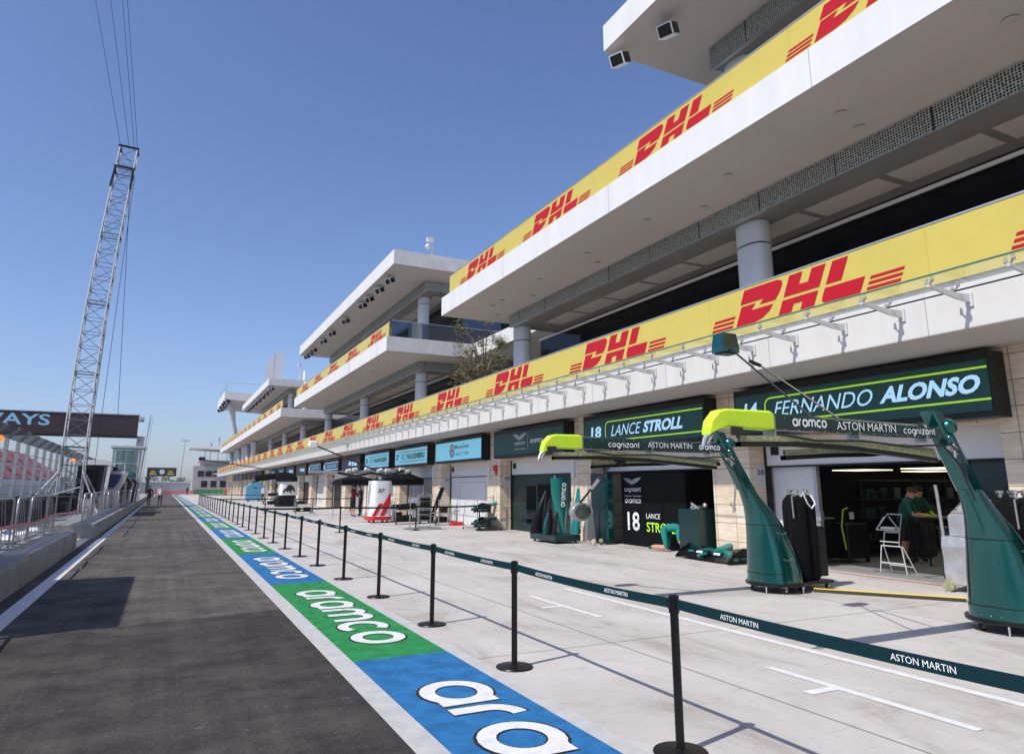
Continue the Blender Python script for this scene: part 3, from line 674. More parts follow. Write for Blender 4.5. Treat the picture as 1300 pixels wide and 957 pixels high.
# roof equipment (things of their own)
def cam_pole(x, y, z, h, label):
    t = thing('camera_pole', (x, y, z), label, 'camera', 'cameras on roof masts')
    part(t, 'pole', MB().tube((x, y, z), (x, y, z + h), .06, n=8), M['lightsteel'])
    part(t, 'camera_housing', MB().box(x - .35, x + .05, y - .12, y + .12, z + h - .1, z + h + .14).ball((x - .28, y, z + h - .42), .17, 10, 6).tube((x, y, z + h - .25), (x - .28, y, z + h - .3), .03, n=5), M['lightsteel'])
cam_pole(13.2, 37.4, 14.4, 1.9, 'white security camera on a mast above the middle roof'); cam_pole(14.3, 90, 14.5, 2.8, 'small security camera mast on the far roof beside the screen box')
t = thing('satellite_dish', (15.3, 39.5, 14.4), 'black tilted dish on the middle roof beside the yellow banner', 'dish')
part(t, 'dish', MB().loft([[(15.3 + r * math.cos(a) * .9, 39.5 + r * math.sin(a), 15.3 + r * math.cos(a) * -.55 + hh) for a in [i * math.pi / 8 for i in range(16)]] for r, hh in ((.02, 0), (.35, .05), (.55, .14), (.58, .18))]), M['black']); part(t, 'stand', MB().tube((15.3, 39.5, 14.4), (15.3, 39.5, 15.2), .06), M['black'])
t = thing('rooftop_screen', (12.8, 102, 14.5), 'tall pale box with a dark slanted face on the far roof', 'screen')
part(t, 'casing', MB().prism([(102, 14.5), (102, 20.8), (112, 20.4), (112, 14.5)], 'x', 12.6, 13.8), M['column'])
part(t, 'dark_face', MB().prism([(102.1, 14.7), (102.1, 20.6), (111.9, 20.2), (111.9, 14.7)], 'x', 12.5, 12.59), M['greyshut'])
solo('white_mast', MB().tube((15.2, 92, 14.5), (15.2, 92, 16.6), .17, n=8), M['white'], 'short thick white post on the far roof near the camera mast', 'post')

# LED boards over garages
def board(k, scr, label):
    a = pil(k - 1)[1] - (.28 if k else .21); b = pil(k)[0] - (.25 if k else .06)
    if k >= 2: a += .0
    t = thing('garage_sign_board', (11.7, (a + b) / 2, 2.73), label, 'sign board', 'screen boards above the garages')
    part(t, 'casing', MB().box(11.5, 11.895, a, b, 2.73, 3.78), M['black'])
    s = part(t, 'screen', MB().box(11.488, 11.499, a + .05, b - .06, 2.83, 3.64), scr)
    return t, s, a + .05, b - .06
O = 11.484
def lineframe(s, y_left, y_right, z0, z1, m, w=.035, open_end=True):
    L = y_left - y_right; H2 = z1 - z0; r = .16
    pts = [(L, H2)] + [(r, H2)] + arc(r, H2 - r, r, 90, 180, 6)[1:] + arc(r, r, r, 180, 270, 6) + [(L, 0)]
    if not open_end: pts = pts + [(L, H2)]
    put_lines(s, [pts], w, (O, y_left, z0), UY, UZ, m)
t, s, a, b = board(0, M['scr_green'], 'dark green screen board reading 14 with a blue and white driver name')
put_text(s, '14', (O, 11.41, 3.17), UY, UZ, .44, .30, M['t_ice'], bold=.03, shear=.2)
lineframe(s, 10.78, a, 3.01, 3.52, M['t_lime'])
put_text(s, 'FERNANDO', (O - .002, 10.55, 3.12), UY, UZ, 2.38, .30, M['t_ice'], bold=-.002, shear=.35)
put_text(s, 'ALONSO', (O - .002, 8.10, 3.12), UY, UZ, 1.82, .30, M['t_ice'], bold=.04, shear=.35)
t, s, a, b = board(1, M['scr_green'], 'dark green screen board reading 18 with a driver name in a lime outline')
put_text(s, '18', (O, 17.68, 3.08), UY, UZ, .58, .34, M['t_ice'], bold=.03, shear=.1)
lineframe(s, 16.9, a, 2.97, 3.52, M['t_lime'])
put_text(s, 'LANCE', (O - .002, 16.62, 3.09), UY, UZ, 1.45, .31, M['t_ice'], bold=-.002, shear=.35)
put_text(s, 'STROLL', (O - .002, 15.12, 3.09), UY, UZ, 1.72, .31, M['t_ice'], bold=.04, shear=.35)
t, s, a, b = board(2, M['scr_green'], 'dark green screen board with a winged emblem and two small sponsor names')
wing = [[(0, .04), (-.10, .10), (-.30, .15), (-.62, .17), (-.50, .08), (-.36, .0), (-.2, -.06), (-.08, -.10), (0, -.11), (.08, -.10), (.2, -.06), (.36, 0), (.50, .08), (.62, .17), (.30, .15), (.10, .10)]]
put_poly(s, wing, (O, b - 2.2, 3.42), UY, UZ, M['steel'], sc=.9)
put_text(s, 'cognizant', (O, b - 1.78, 3.12), UY, UZ, .85, .17, M['t_white'], rounded=.2); put_text(s, 'FORMULA ONE TEAM', (O, b - 1.78, 2.98), UY, UZ, .85, .05, M['t_white'])
put_lines(s, [[(0, 0), (0, .6)]], .012, (O, b - 2.85, 2.95), UY, UZ, M['t_white']); put_text(s, 'aramco', (O, b - 3.05, 3.17), UY, UZ, .9, .14, M['t_white'], rounded=.3)
t, s, a, b = board(3, M['scr_blue'], 'light blue screen board with a round red H emblem and team name')
ring = arc(0, 0, .26, 0, 360, 24); put_lines(s, [ring, [(-.08, -.2), (-.08, .2)], [(.1, -.2), (.1, .14)], [(-.3, -.06), (.12, .04)]], .075, (O, b - 2.1, 3.24), UY, UZ, M['t_magenta'], 'emblem')
put_text(s, 'MoneyGram', (O, b - 2.45, 3.25), UY, UZ, 1.6, .24, M['t_black'], bold=.01); put_text(s, 'HAAS F1 TEAM', (O, b - 2.45, 3.0), UY, UZ, 1.6, .15, M['t_navy'])
t, s, a, b = board(4, M['scr_blue'], 'light blue screen board reading 27 between thin maroon lines')
put_text(s, '27', (O, b - .15, 3.1), UY, UZ, .6, .3, M['t_navy'], bold=.04, shear=.3); put_text(s, 'NICO', (O, b - 1.1, 3.1), UY, UZ, 1.0, .28, M['t_navy'], shear=.35)
put_text(s, 'HULKENBERG', (O, b - 2.15, 3.1), UY, UZ, 2.9, .28, M['t_black'], bold=.04, shear=.35); put_lines(s, [[(0, .5), (4.6, .5)], [(0, 0), (4.6, 0)]], .03, (O, b - .8, 2.99), UY, UZ, M['t_magenta'])
t, s, a, b = board(5, M['scr_blue'], 'light blue screen board reading 20 between thin maroon lines')
put_text(s, '20', (O, b - .15, 3.1), UY, UZ, .6, .3, M['t_navy'], bold=.04, shear=.3); put_text(s, 'KEVIN', (O, b - 1.1, 3.1), UY, UZ, 1.1, .28, M['t_navy'], shear=.35)
put_text(s, 'MAGNUSSEN', (O, b - 2.3, 3.1), UY, UZ, 2.7, .28, M['t_black'], bold=.04, shear=.35); put_lines(s, [[(0, .5), (4.6, .5)], [(0, 0), (4.6, 0)]], .03, (O, b - .8, 2.99), UY, UZ, M['t_magenta'])
for k in range(6, 13):
    posn = ['first', 'second', 'third', 'fourth', 'fifth', 'sixth', 'seventh'][k - 6]
    if k in (7, 8):
        t, s, a, b = board(k, M['scr_grey'], 'grey screen board with pale blue outlined panel, %s of the dark row' % posn)
        put_lines(s, [[(0, 0), (4.6, 0), (4.6, .52), (0, .52), (0, 0)]], .05, (O, b - .7, 2.98), UY, UZ, M['t_ice'], 'outline'); put_poly(s, [[(0, 0), (3.6, 0), (3.6, .3), (0, .3)]], (O, b - 1.2, 3.09), UY, UZ, M['skyblue'], 'name_panel')
        put_poly(s, [[(0, 0), (.4, 0), (.4, .36), (0, .36)]], (O, b - .15, 3.05), UY, UZ, M['t_ice'], 'number_panel')
    else:
        t, s, a, b = board(k, M['scr_grey'] if k < 11 else M['scr_navy'], 'dark screen board with small pale emblem, %s of the dark row' % posn)
        put_poly(s, [[(0, 0), (.5, .1), (.9, 0), (.8, .3), (.3, .34)], [(1.1, .0), (1.5, 0), (1.5, .3), (1.1, .3)], [(1.65, 0), (2.5, 0), (2.5, .26), (1.65, .26)]], (O, b - 2.0, 3.08), UY, UZ, M['t_ice'])
for k in range(14, 21):
    t, s, a, b = board(k, M['dkred'] if k < 18 else M['scr_navy'], 'tiny far screen board, number %d of the farthest row counted from the near end' % (k - 13))

#PART2
# connecting slab in the gap between the two upper masses
part(bld, 'terrace_slab', MB().box(15.1, 26, 26.6, 35.4, 8.90, 9.69), M['fascia'])

# ------------------------------------------------------------------ belt stanchions
post = thing('belt_stanchion', (0, 0, 0), 'x', 'barrier post', 'belt barrier posts along the painted strip')
part(post, 'post', MB().tube((0, 0, .012), (0, 0, .92), .028, n=14), M['black'])
part(post, 'base_plate', MB().lathe((0, 0, 0), [(.17, 0), (.175, .008), (.17, .016), (.05, .03), (.03, .035)], 24), M['black'])
part(post, 'belt_head', MB().lathe((0, 0, 0), [(.034, .84), (.036, .85), (.036, .945), (.02, .955)], 14).box(-.012, .012, .034, .05, .86, .93), M['black'])
def belt_mesh(L, sag, ax):
    n = 12; up = []; 
    for i in range(n + 1):
        t = i / n; z = -sag * 4 * t * (1 - t); up.append((t * L, z))
    mb = MB()
    for i in range(n):
        (a, za), (b, zb) = up[i], up[i + 1]
        P = (lambda u, z, o: (o, u, z)) if ax == 'y' else (lambda u, z, o: (u, o, z))
        vs = [P(a, .865 + za, -.0015), P(b, .865 + zb, -.0015), P(b, .93 + zb, -.0015), P(a, .93 + za, -.0015), P(a, .865 + za, .0015), P(b, .865 + zb, .0015), P(b, .93 + zb, .0015), P(a, .93 + za, .0015)]
        mb._add(vs, [(0, 1, 2, 3), (7, 6, 5, 4), (0, 4, 5, 1), (3, 2, 6, 7)])
    return mb.mesh('belt', M['belt'] if ax == 'y' else M['black'])
ys = [1.45 - 2.35, 1.45, 3.8, 6.15, 8.41, 10.8, 13.13, 15.57, 17.75, 20.1, 22.4, 24.6] + [24.6 + 2.35 * i for i in range(1, 22)]
ordn = ['nearest', 'second', 'third', 'fourth', 'fifth', 'sixth', 'seventh', 'eighth', 'ninth', 'tenth', 'eleventh', 'twelfth', 'thirteenth', 'fourteenth', 'fifteenth', 'sixteenth', 'seventeenth', 'eighteenth', 'nineteenth', 'twentieth']
for i, y in enumerate(ys):
    if i == 0: continue
    p = post if i == 1 else copy_tree(post); p.location = (3.085, y, 0)
    if i == 1: p['label'] = 'black belt post just outside the right edge, holding the nearest belt'
    elif i - 2 < 20: p['label'] = '%s black belt post from the camera along the painted lane strip' % ordn[i - 2]
    else: p['label'] = 'small far black belt post near the end of the row along the painted strip'
for i in range(1, len(ys) - 1):
    p = [o for o in COL.objects if o.name.startswith('belt_stanchion') and abs(o.location.y - ys[i + 1]) < 1e-3 and abs(o.location.x - 3.085) < 1e-3][0]
    L = ys[i + 1] - ys[i]; me = belt_mesh(-L, .010 + .004 * (i % 3), 'y')
    b = bpy.data.objects.new('belt', me); COL.objects.link(b); b.parent = p
    if i < 9:
        for t in ((.25, .72) if i > 1 else (.25, .72)):
            wd = .30; sg = (.010 + .004 * (i % 3)) * 4 * t * (1 - t)
            sl = -(.010 + .004 * (i % 3)) * 4 * (1 - 2 * t) / (-L) 
            put_text(b, 'ASTON MARTIN', (3.082 - .003 - .001, ys[i + 1] - t * L + wd / 2, .882 - sg), (0, -1, -(.010 + .004 * (i % 3)) * 4 * (1 - 2 * t) / L), UZ, wd, .030, M['t_white'])
# cross rows of belts over the apron
def cross_row(xs, y, start_belt, label, first_x):
    prev = first_x
    for n_, x in enumerate(xs):
        p = copy_tree(post)
        for ch in list(p.children):
            if ch.name.startswith('belt') and not ch.name.startswith('belt_head'): bpy.data.objects.remove(ch)
        p.location = (x, y, 0); p['group'] = 'belt posts across the apron'; p['label'] = label % ordn[n_]
        b = bpy.data.objects.new('belt', belt_mesh(prev - x, .025, 'x')); COL.objects.link(b); b.parent = p; prev = x
cross_row([5.95, 8.9, 11.6], 26.3, 1, 'black belt post crossing the apron before the steel stand, %s from the lane', 3.085)
cross_row([5.9, 8.9, 11.4], 47.5, 1, 'far black belt post crossing the apron beyond the white gantry, %s from the lane', 3.085)
cross_row([6, 9, 12], 74, 1, 'farthest black belt post crossing the apron before the light blue box, %s from the lane', 3.085)

M['dish'] = mat('smoked_dish', (.055, .055, .045), .2, spec=.9, var=.6, vscale=18)
M['plast'] = mat('smoked_plastic', (.26, .26, .24), .3, spec=.7)
# ------------------------------------------------------------------ pit gantries
def sring(cx, cy, z, hx, hy, n=24, e=2.6):
    out = []
    for i in range(n):
        a = 2 * math.pi * i / n; c, s = math.cos(a), math.sin(a)
        out.append((cx + hx * math.copysign(abs(c) ** (2 / e), c), cy + hy * math.copysign(abs(s) ** (2 / e), s), z))
    return out
def castor(par, x, y, n='castor'):
    c = part(par, n, MB().box(x - .035, x + .035, y - .03, y + .03, .09, .14).tube((x, y - .03, .055), (x, y + .03, .055), .025, n=10), M['steel'])
    part(c, 'wheel', MB().tube((x - .0, y - .018, .052), (x, y + .018, .052), .05, n=14), M['rubber'])
def gantry(cy, label, texts, x0=0.0, tx=0.0, hk=1.0):
    t = thing('overhead_gantry', (9.0 + x0, cy, 0), label, 'pit gantry', 'green overhead pit gantries')
    prof = [(.16, 9.03, .39, .40), (.35, 9.03, .38, .39), (.6, 8.99, .34, .355), (.85, 8.94, .295, .31), (1.05, 8.88, .255, .265), (1.2, 8.81, .22, .22), (1.35, 8.72, .18, .17), (1.5, 8.62, .145, .135), (1.62, 8.54, .12, .115)]
    part(t, 'tower_shell', MB().loft([sring(x, cy, z, hx, hy) for z, x, hx, hy in prof]), M['paint'])
    mast = MB()
    r = []
    for z, x in ((1.60, 8.55), (2.0, 8.30), (2.52, 7.99)):
        hx, hy = .11 - .02 * (z - 1.6), .105 - .02 * (z - 1.6)
        r.append([(x - hx, cy - hy + .02, z), (x - hx + .02, cy - hy, z), (x + hx - .02, cy - hy, z), (x + hx, cy - hy + .02, z), (x + hx, cy + hy - .02, z), (x + hx - .02, cy + hy, z), (x - hx + .02, cy + hy, z), (x - hx, cy + hy - .02, z)])
    mast.loft(r, smooth=False); part(t, 'mast', mast, M['paint'])
    part(t, 'pivot_joint', MB().ball((8.17, cy - .07, 2.34), .10, 14, 8).ball((8.17, cy - .07, 2.20), .07, 10, 6), M['paint'])
    part(t, 'shell_seam', MB().curve([(9.02, cy - .392, .3), (8.98, cy - .357, .6), (8.93, cy - .312, .85), (8.87, cy - .268, 1.05)], .004, 4), M['black'])
    for zz_, xx_, hh_ in ((.30, 9.03, .392), (1.05, 8.88, .266)): part(t, 'panel_joint', MB().loft([sring(xx_, cy, zz_ - .004, hh_, hh_), sring(xx_, cy, zz_ + .004, hh_, hh_)], cap=False), M['black'])
    bl = MB()
    for zz in (.5, .9):
        for dx in (-.06, -.02, .02, .06): bl.ball((8.95 + dx * 1.3, cy - (.372 if zz < .6 else .305), zz + abs(dx) * .5), .007, 6, 4)
    part(t, 'shell_bolts', bl, M['chrome'])
    bp = MB().lathe((9.08, cy + .02, 0), [(.47, .11), (.48, .12), (.48, .155), (.44, .16)], 28); part(t, 'base_plate', bp, M['black'])
    for a in (200, 240, 285, 330, 20, 80, 150):
        if a in (240, 330, 20, 150): castor(t, 9.08 + .38 * math.cos(R(a)), cy + .38 * math.sin(R(a)))
        else:
            x, y = 9.08 + .43 * math.cos(R(a)), cy + .43 * math.sin(R(a))
            part(t, 'jack_foot', MB().tube((x, y, .0), (x, y, .16), .012, n=6).lathe((x, y, 0), [(.04, 0), (.04, .012)], 10), M['chrome'])
    # boom towards the lane
    def ring(x, zt, zb, hy):
        zb = zt - (zt - zb) * hk
        return [(x, cy - hy, zb + .015), (x, cy - hy, zt - .02), (x, cy - hy + .02, zt), (x, cy + hy - .02, zt), (x, cy + hy, zt - .02), (x, cy + hy, zb + .015), (x, cy + hy - .02, zb), (x, cy - hy + .02, zb)]
    bmb = MB().loft([ring(8.20, 2.34, 2.16, .07), ring(6.8, 2.355, 2.155, .075), ring(5.31, 2.37, 2.16, .08)], smooth=False)
    part(t, 'boom_end_cover', MB().loft([ring(5.35, 2.375, 2.155, .082), ring(5.31, 2.39, 2.15, .083), ring(4.82 + tx, 2.385, 2.16, .078), ring(4.74 + tx, 2.365, 2.135, .074), ring(4.65 + tx, 2.28, 2.11, .066), ring(4.62 + tx, 2.19, 2.11, .06)], smooth=False), M['lime'])
    nz = part(t, 'air_coupling', MB().curve([(4.66 + tx, cy, 2.15), (4.60 + tx, cy, 2.09), (4.57 + tx, cy, 2.02)], [.028, .024, .016], 8).tube((4.66 + tx, cy - .04, 2.13), (4.585 + tx, cy - .05, 2.04), .011, n=6), M['steel'])
    part(t, 'camera_box', MB().box(4.76, 4.9, cy - .11, cy - .09, 2.13, 2.21), M['rubber'])
    pts = [[(4.86, 2.10), (5.6, 2.12), (6.4, 2.10), (7.2, 2.05), (7.85, 2.0)], [(5.6, 1.99), (6.3, 2.03), (6.9, 2.05), (7.5, 2.10), (8.05, 2.06)]]
    for i, pp in enumerate(pts):
        yo = cy - .085 + i * .14
        s = MB(); d = MB()
        for (xa, za), (xb, zb) in zip(pp[:-1], pp[1:]):
            s._add([(xa, yo - .012, za - .025), (xb, yo - .012, zb - .025), (xb, yo - .012, zb + .03), (xa, yo - .012, za + .03), (xa, yo + .012, za - .025), (xb, yo + .012, zb - .025), (xb, yo + .012, zb + .03), (xa, yo + .012, za + .03)], [(0, 1, 2, 3), (7, 6, 5, 4), (3, 2, 6, 7), (0, 4, 5, 1)])
            d._add([(xa, yo - .03, za - .075), (xb, yo - .03, zb - .075), (xb, yo - .02, zb - .028), (xa, yo - .02, za - .028), (xa, yo + .05, za - .075), (xb, yo + .05, zb - .075), (xb, yo + .05, zb - .028), (xa, yo + .05, za - .028)], [(0, 1, 2, 3), (7, 6, 5, 4), (3, 2, 6, 7), (0, 4, 5, 1)])
        part(t, 'hose_sleeve', d, M['black']); part(t, 'light_strip', s, M['led'])
    hz = MB().curve([(5.4, cy - .095, 2.16), (5.9, cy - .10, 2.11), (6.6, cy - .10, 2.13), (7.3, cy - .10, 2.09), (7.95, cy - .12, 2.12), (8.2, cy - .13, 1.9), (8.42, cy - .12, 1.5)], .012, 6).curve([(8.0, cy - .12, 2.2), (8.22, cy - .15, 2.02), (8.32, cy - .13, 1.75)], .009, 6)
    part(t, 'air_hose', hz, M['rubber'])
    sm = bmb; sm.mi = 1
    for xs in (5.36, 6.6, 7.75): sm.box(xs, xs + .006, cy - .0825, cy + .0825, 2.15, 2.345)
    for k_ in range(14):
        xs = 5.5 + .19 * k_; sm.ball((xs, cy - .079, 2.325), .006, 5, 3); sm.ball((xs, cy - .079, 2.34 - .165 * hk), .006, 5, 3)
    part(t, 'boom', bmb, [M['boompaint'], M['steel']])
    sb = MB()
    for a_ in range(24):
        an = 2 * math.pi * a_ / 24; sb.ball((9.03 + .405 * math.cos(an), cy + .405 * math.sin(an), .20), .008, 5, 3)
    part(t, 'skirt_bolts', sb, M['chrome'])
    cl = MB().tube((8.10, cy - .1, 2.10), (8.22, cy - .1, 2.02), .02).tube((8.15, cy - .12, 2.14), (8.15, cy - .12, 1.98), .015).box(8.05, 8.2, cy - .13, cy - .08, 2.07, 2.11); part(t, 'clamp', cl, M['steel'])
    bm_ = [o for o in t.children if o.name.startswith('boom') and 'end' not in o.name][0]
    for (s, x, w, h, rd, z) in texts:
        put_text(bm_, s, (x, cy - .084, z), UX, UZ, w, h, M['t_white'], rounded=rd, bold=0)
    return t
g1 = gantry(8.55, 'green bell shaped pit gantry with lime boom end, farther of the two', [('cognizant', 5.80, .56, .105, .24, 2.20), ('ASTON MARTIN', 6.52, .86, .085, 0, 2.235), ('aramco', 7.52, .44, .075, .32, 2.225)], tx=.10, hk=.86)
# fan hanging from the middle gantry
fn = thing('misting_fan', (6.1, 8.6, 2.1), 'grey round fan on a long slanted black pole under the middle boom', 'fan')
part(fn, 'pole', MB().tube((6.07, 8.6, 2.12), (6.16, 9.85, 1.40), .018, n=8), M['black']); part(fn, 'bracket', MB().box(5.98, 6.16, 8.52, 8.66, 2.02, 2.15).ball((6.07, 8.6, 2.0), .05, 8, 5).tube((6.0, 8.55, 2.08), (6.22, 8.62, 1.98), .02), M['black'])
part(fn, 'pole_joint', MB().tube((6.11, 9.2, 1.775), (6.13, 9.45, 1.63), .026, n=8), M['steel'])
part(fn, 'housing', MB().lathe((6.2, 9.9, 1.25), [(.02, .16), (.13, .15), (.2, .10), (.225, .03), (.23, -.04), (.215, -.06), (.2, -.05), (.2, .0), (.05, .06)], 26, 'y'), M['plast'])
part(fn, 'fan_hub', MB().lathe((6.2, 9.88, 1.25), [(.04, 0), (.05, .02), (.05, .08)], 12, 'y'), M['rubber'])
bl = MB()
for k in range(7):
    a = k * 2 * math.pi / 7; bl._add([(6.2 + .05 * math.cos(a), 9.90, 1.25 + .05 * math.sin(a)), (6.2 + .19 * math.cos(a - .2), 9.885, 1.25 + .19 * math.sin(a - .2)), (6.2 + .19 * math.cos(a + .45), 9.93, 1.25 + .19 * math.sin(a + .45)), (6.2 + .05 * math.cos(a + .5), 9.93, 1.25 + .05 * math.sin(a + .5))], [(0, 1, 2, 3)])
part(fn, 'fan_blades', bl, M['greyshut'])
gr_ = MB()
for r_ in (.06, .1, .14, .18, .215): gr_.lathe((6.2, 9.835, 1.25), [(r_ - .003, 0), (r_ + .003, 0), (r_ + .003, .005), (r_ - .003, .005)], 26, 'y')
part(fn, 'guard_dish', MB().lathe((6.2, 9.85, 1.25), [(.01, -.065), (.08, -.058), (.15, -.035), (.19, -.01), (.205, .02), (.19, .02), (.1, -.03), (.01, -.05)], 26, 'y'), M['dish'])
part(fn, 'guard_rings', gr_, M['steel'])
for c_ in fn.children:
    if c_.name.split('.')[0] in ('housing', 'fan_hub', 'fan_blades', 'guard_rings', 'guard_dish'):
        for v_ in c_.data.vertices: v_.co.z = (v_.co.z + .85) * .66 - .85; v_.co.x = (v_.co.x - .1) * .88 + .1
g2 = gantry(5.0, 'green bell shaped pit gantry with lime boom end, nearer of the two at right edge', [('aramco', 5.60, .50, .085, .32, 2.245), ('ASTON MARTIN', 6.25, .95, .085, 0, 2.24), ('cognizant', 7.33, .56, .095, .24, 2.21)], tx=-.08, hk=.78)
sl = thing('boom_spotlight', (6.3, 5.0, 2.37), 'small green lamp head on two thin black rods above the nearer boom', 'lamp')
lh = (6.16, 6.35, 3.41)
part(sl, 'rod', MB().tube((6.0, 5.02, 2.37), lh, .012, n=6), M['black']); part(sl, 'rod', MB().tube((6.42, 5.02, 2.37), (6.27, 5.9, 3.07), .012, n=6).tube((6.27, 5.9, 3.07), (6.19, 6.0, 3.14), .022, n=6), M['black'])
part(sl, 'lamp_head', MB().loft([[(lh[0] + a * s_, lh[1] + b * s_, lh[2] + z) for a, b in ((-.12, -.09), (.12, -.09), (.12, .09), (-.12, .09))] for s_, z in ((1.12, -.12), (1.12, -.06), (.95, .12), (.8, .13))], smooth=False), M['paint'])
part(sl, 'lens', MB().box(lh[0] - .11, lh[0] + .11, lh[1] - .08, lh[1] + .08, lh[2] - .135, lh[2] - .122), M['black'])

def cylinders(x, y, label, n=3, s=1.0):
    t = thing('gas_bottle_rack', (x, y, 0), label, 'gas bottles', 'black wrapped gas bottles behind the gantries')
    pos = [(0, 0), (.27, .03), (.12, .24), (.4, .25)][:n]
    for dx, dy in pos:
        c = part(t, 'wrapped_bottle', MB().lathe((x + dx, y + dy, 0), [(.10, .15), (.135, .2), (.135, 1.32), (.12, 1.42), (.06, 1.5), (.045, 1.52)], 16), M['blackm'])
        part(c, 'valve', MB().lathe((x + dx, y + dy, 0), [(.025, 1.5), (.025, 1.57), (.05, 1.575), (.05, 1.6), (.02, 1.61)], 10).tube((x + dx - .06, y + dy, 1.56), (x + dx + .06, y + dy, 1.56), .014, n=6), M['chrome'])
    part(t, 'white_hose', MB().curve([(x, y - .12, 1.5), (x + .0, y - .15, 1.56), (x + .08, y - .16, 1.38), (x + .18, y - .15, 1.30), (x + .27, y - .15, 1.38), (x + .24, y - .1, 1.52)], .013, 6), M['white'])
    part(t, 'pressure_box', MB().bbox(x + .38, x + .58, y - .05, y + .12, .2, 1.0), M['black'])
    part(t, 'handle', MB().curve([(x - .2, y - .1, 1.15), (x - .21, y - .1, 1.5), (x - .1, y - .1, 1.52)], .012, 6), M['steel'])
    part(t, 'trolley_base', MB().box(x - .2, x + .56, y - .14, y + .4, .10, .15), M['black'])
    castor(t, x + .48, y - .08); castor(t, x - .1, y - .08); castor(t, x + .48, y + .34)
cylinders(9.52, 8.42, 'black wrapped gas bottles with a white hose behind the middle gantry')
cylinders(9.55, 5.05, 'black wrapped gas bottles behind the nearer gantry at the right edge', 4)
# cable ramp
t = thing('cable_ramp', (10.1, 7.4, 0), 'long black and yellow cable ramp on the apron between the two gantries', 'cable cover')
d = Vector((10.74 - 9.56, 6.55 - 8.25, 0)).normalized(); nn = Vector((-d.y, d.x, 0)); A = Vector((9.56, 8.25, .004)); B = Vector((10.74, 6.55, .004))
def strip(a, b, w0, w1, h0, h1):
    return [a + nn * w0, b + nn * w0, b + nn * w1, a + nn * w1], [a + nn * (w0 + .02) + Vector((0, 0, h1)), b + nn * (w0 + .02) + Vector((0, 0, h1)), b + nn * (w1 - .02) + Vector((0, 0, h1)), a + nn * (w1 - .02) + Vector((0, 0, h1))]
lo, hi = strip(A, B, -.10, .10, 0, .04); part(t, 'rubber_ramp', MB().loft([lo, hi], smooth=False), M['rubber'])
lo, hi = strip(A, B, -.035, .035, 0, .012); part(t, 'yellow_lid', MB().loft([[p + Vector((0, 0, .039)) for p in lo], [p + Vector((0, 0, .039)) for p in hi]], smooth=False), M['yline'])

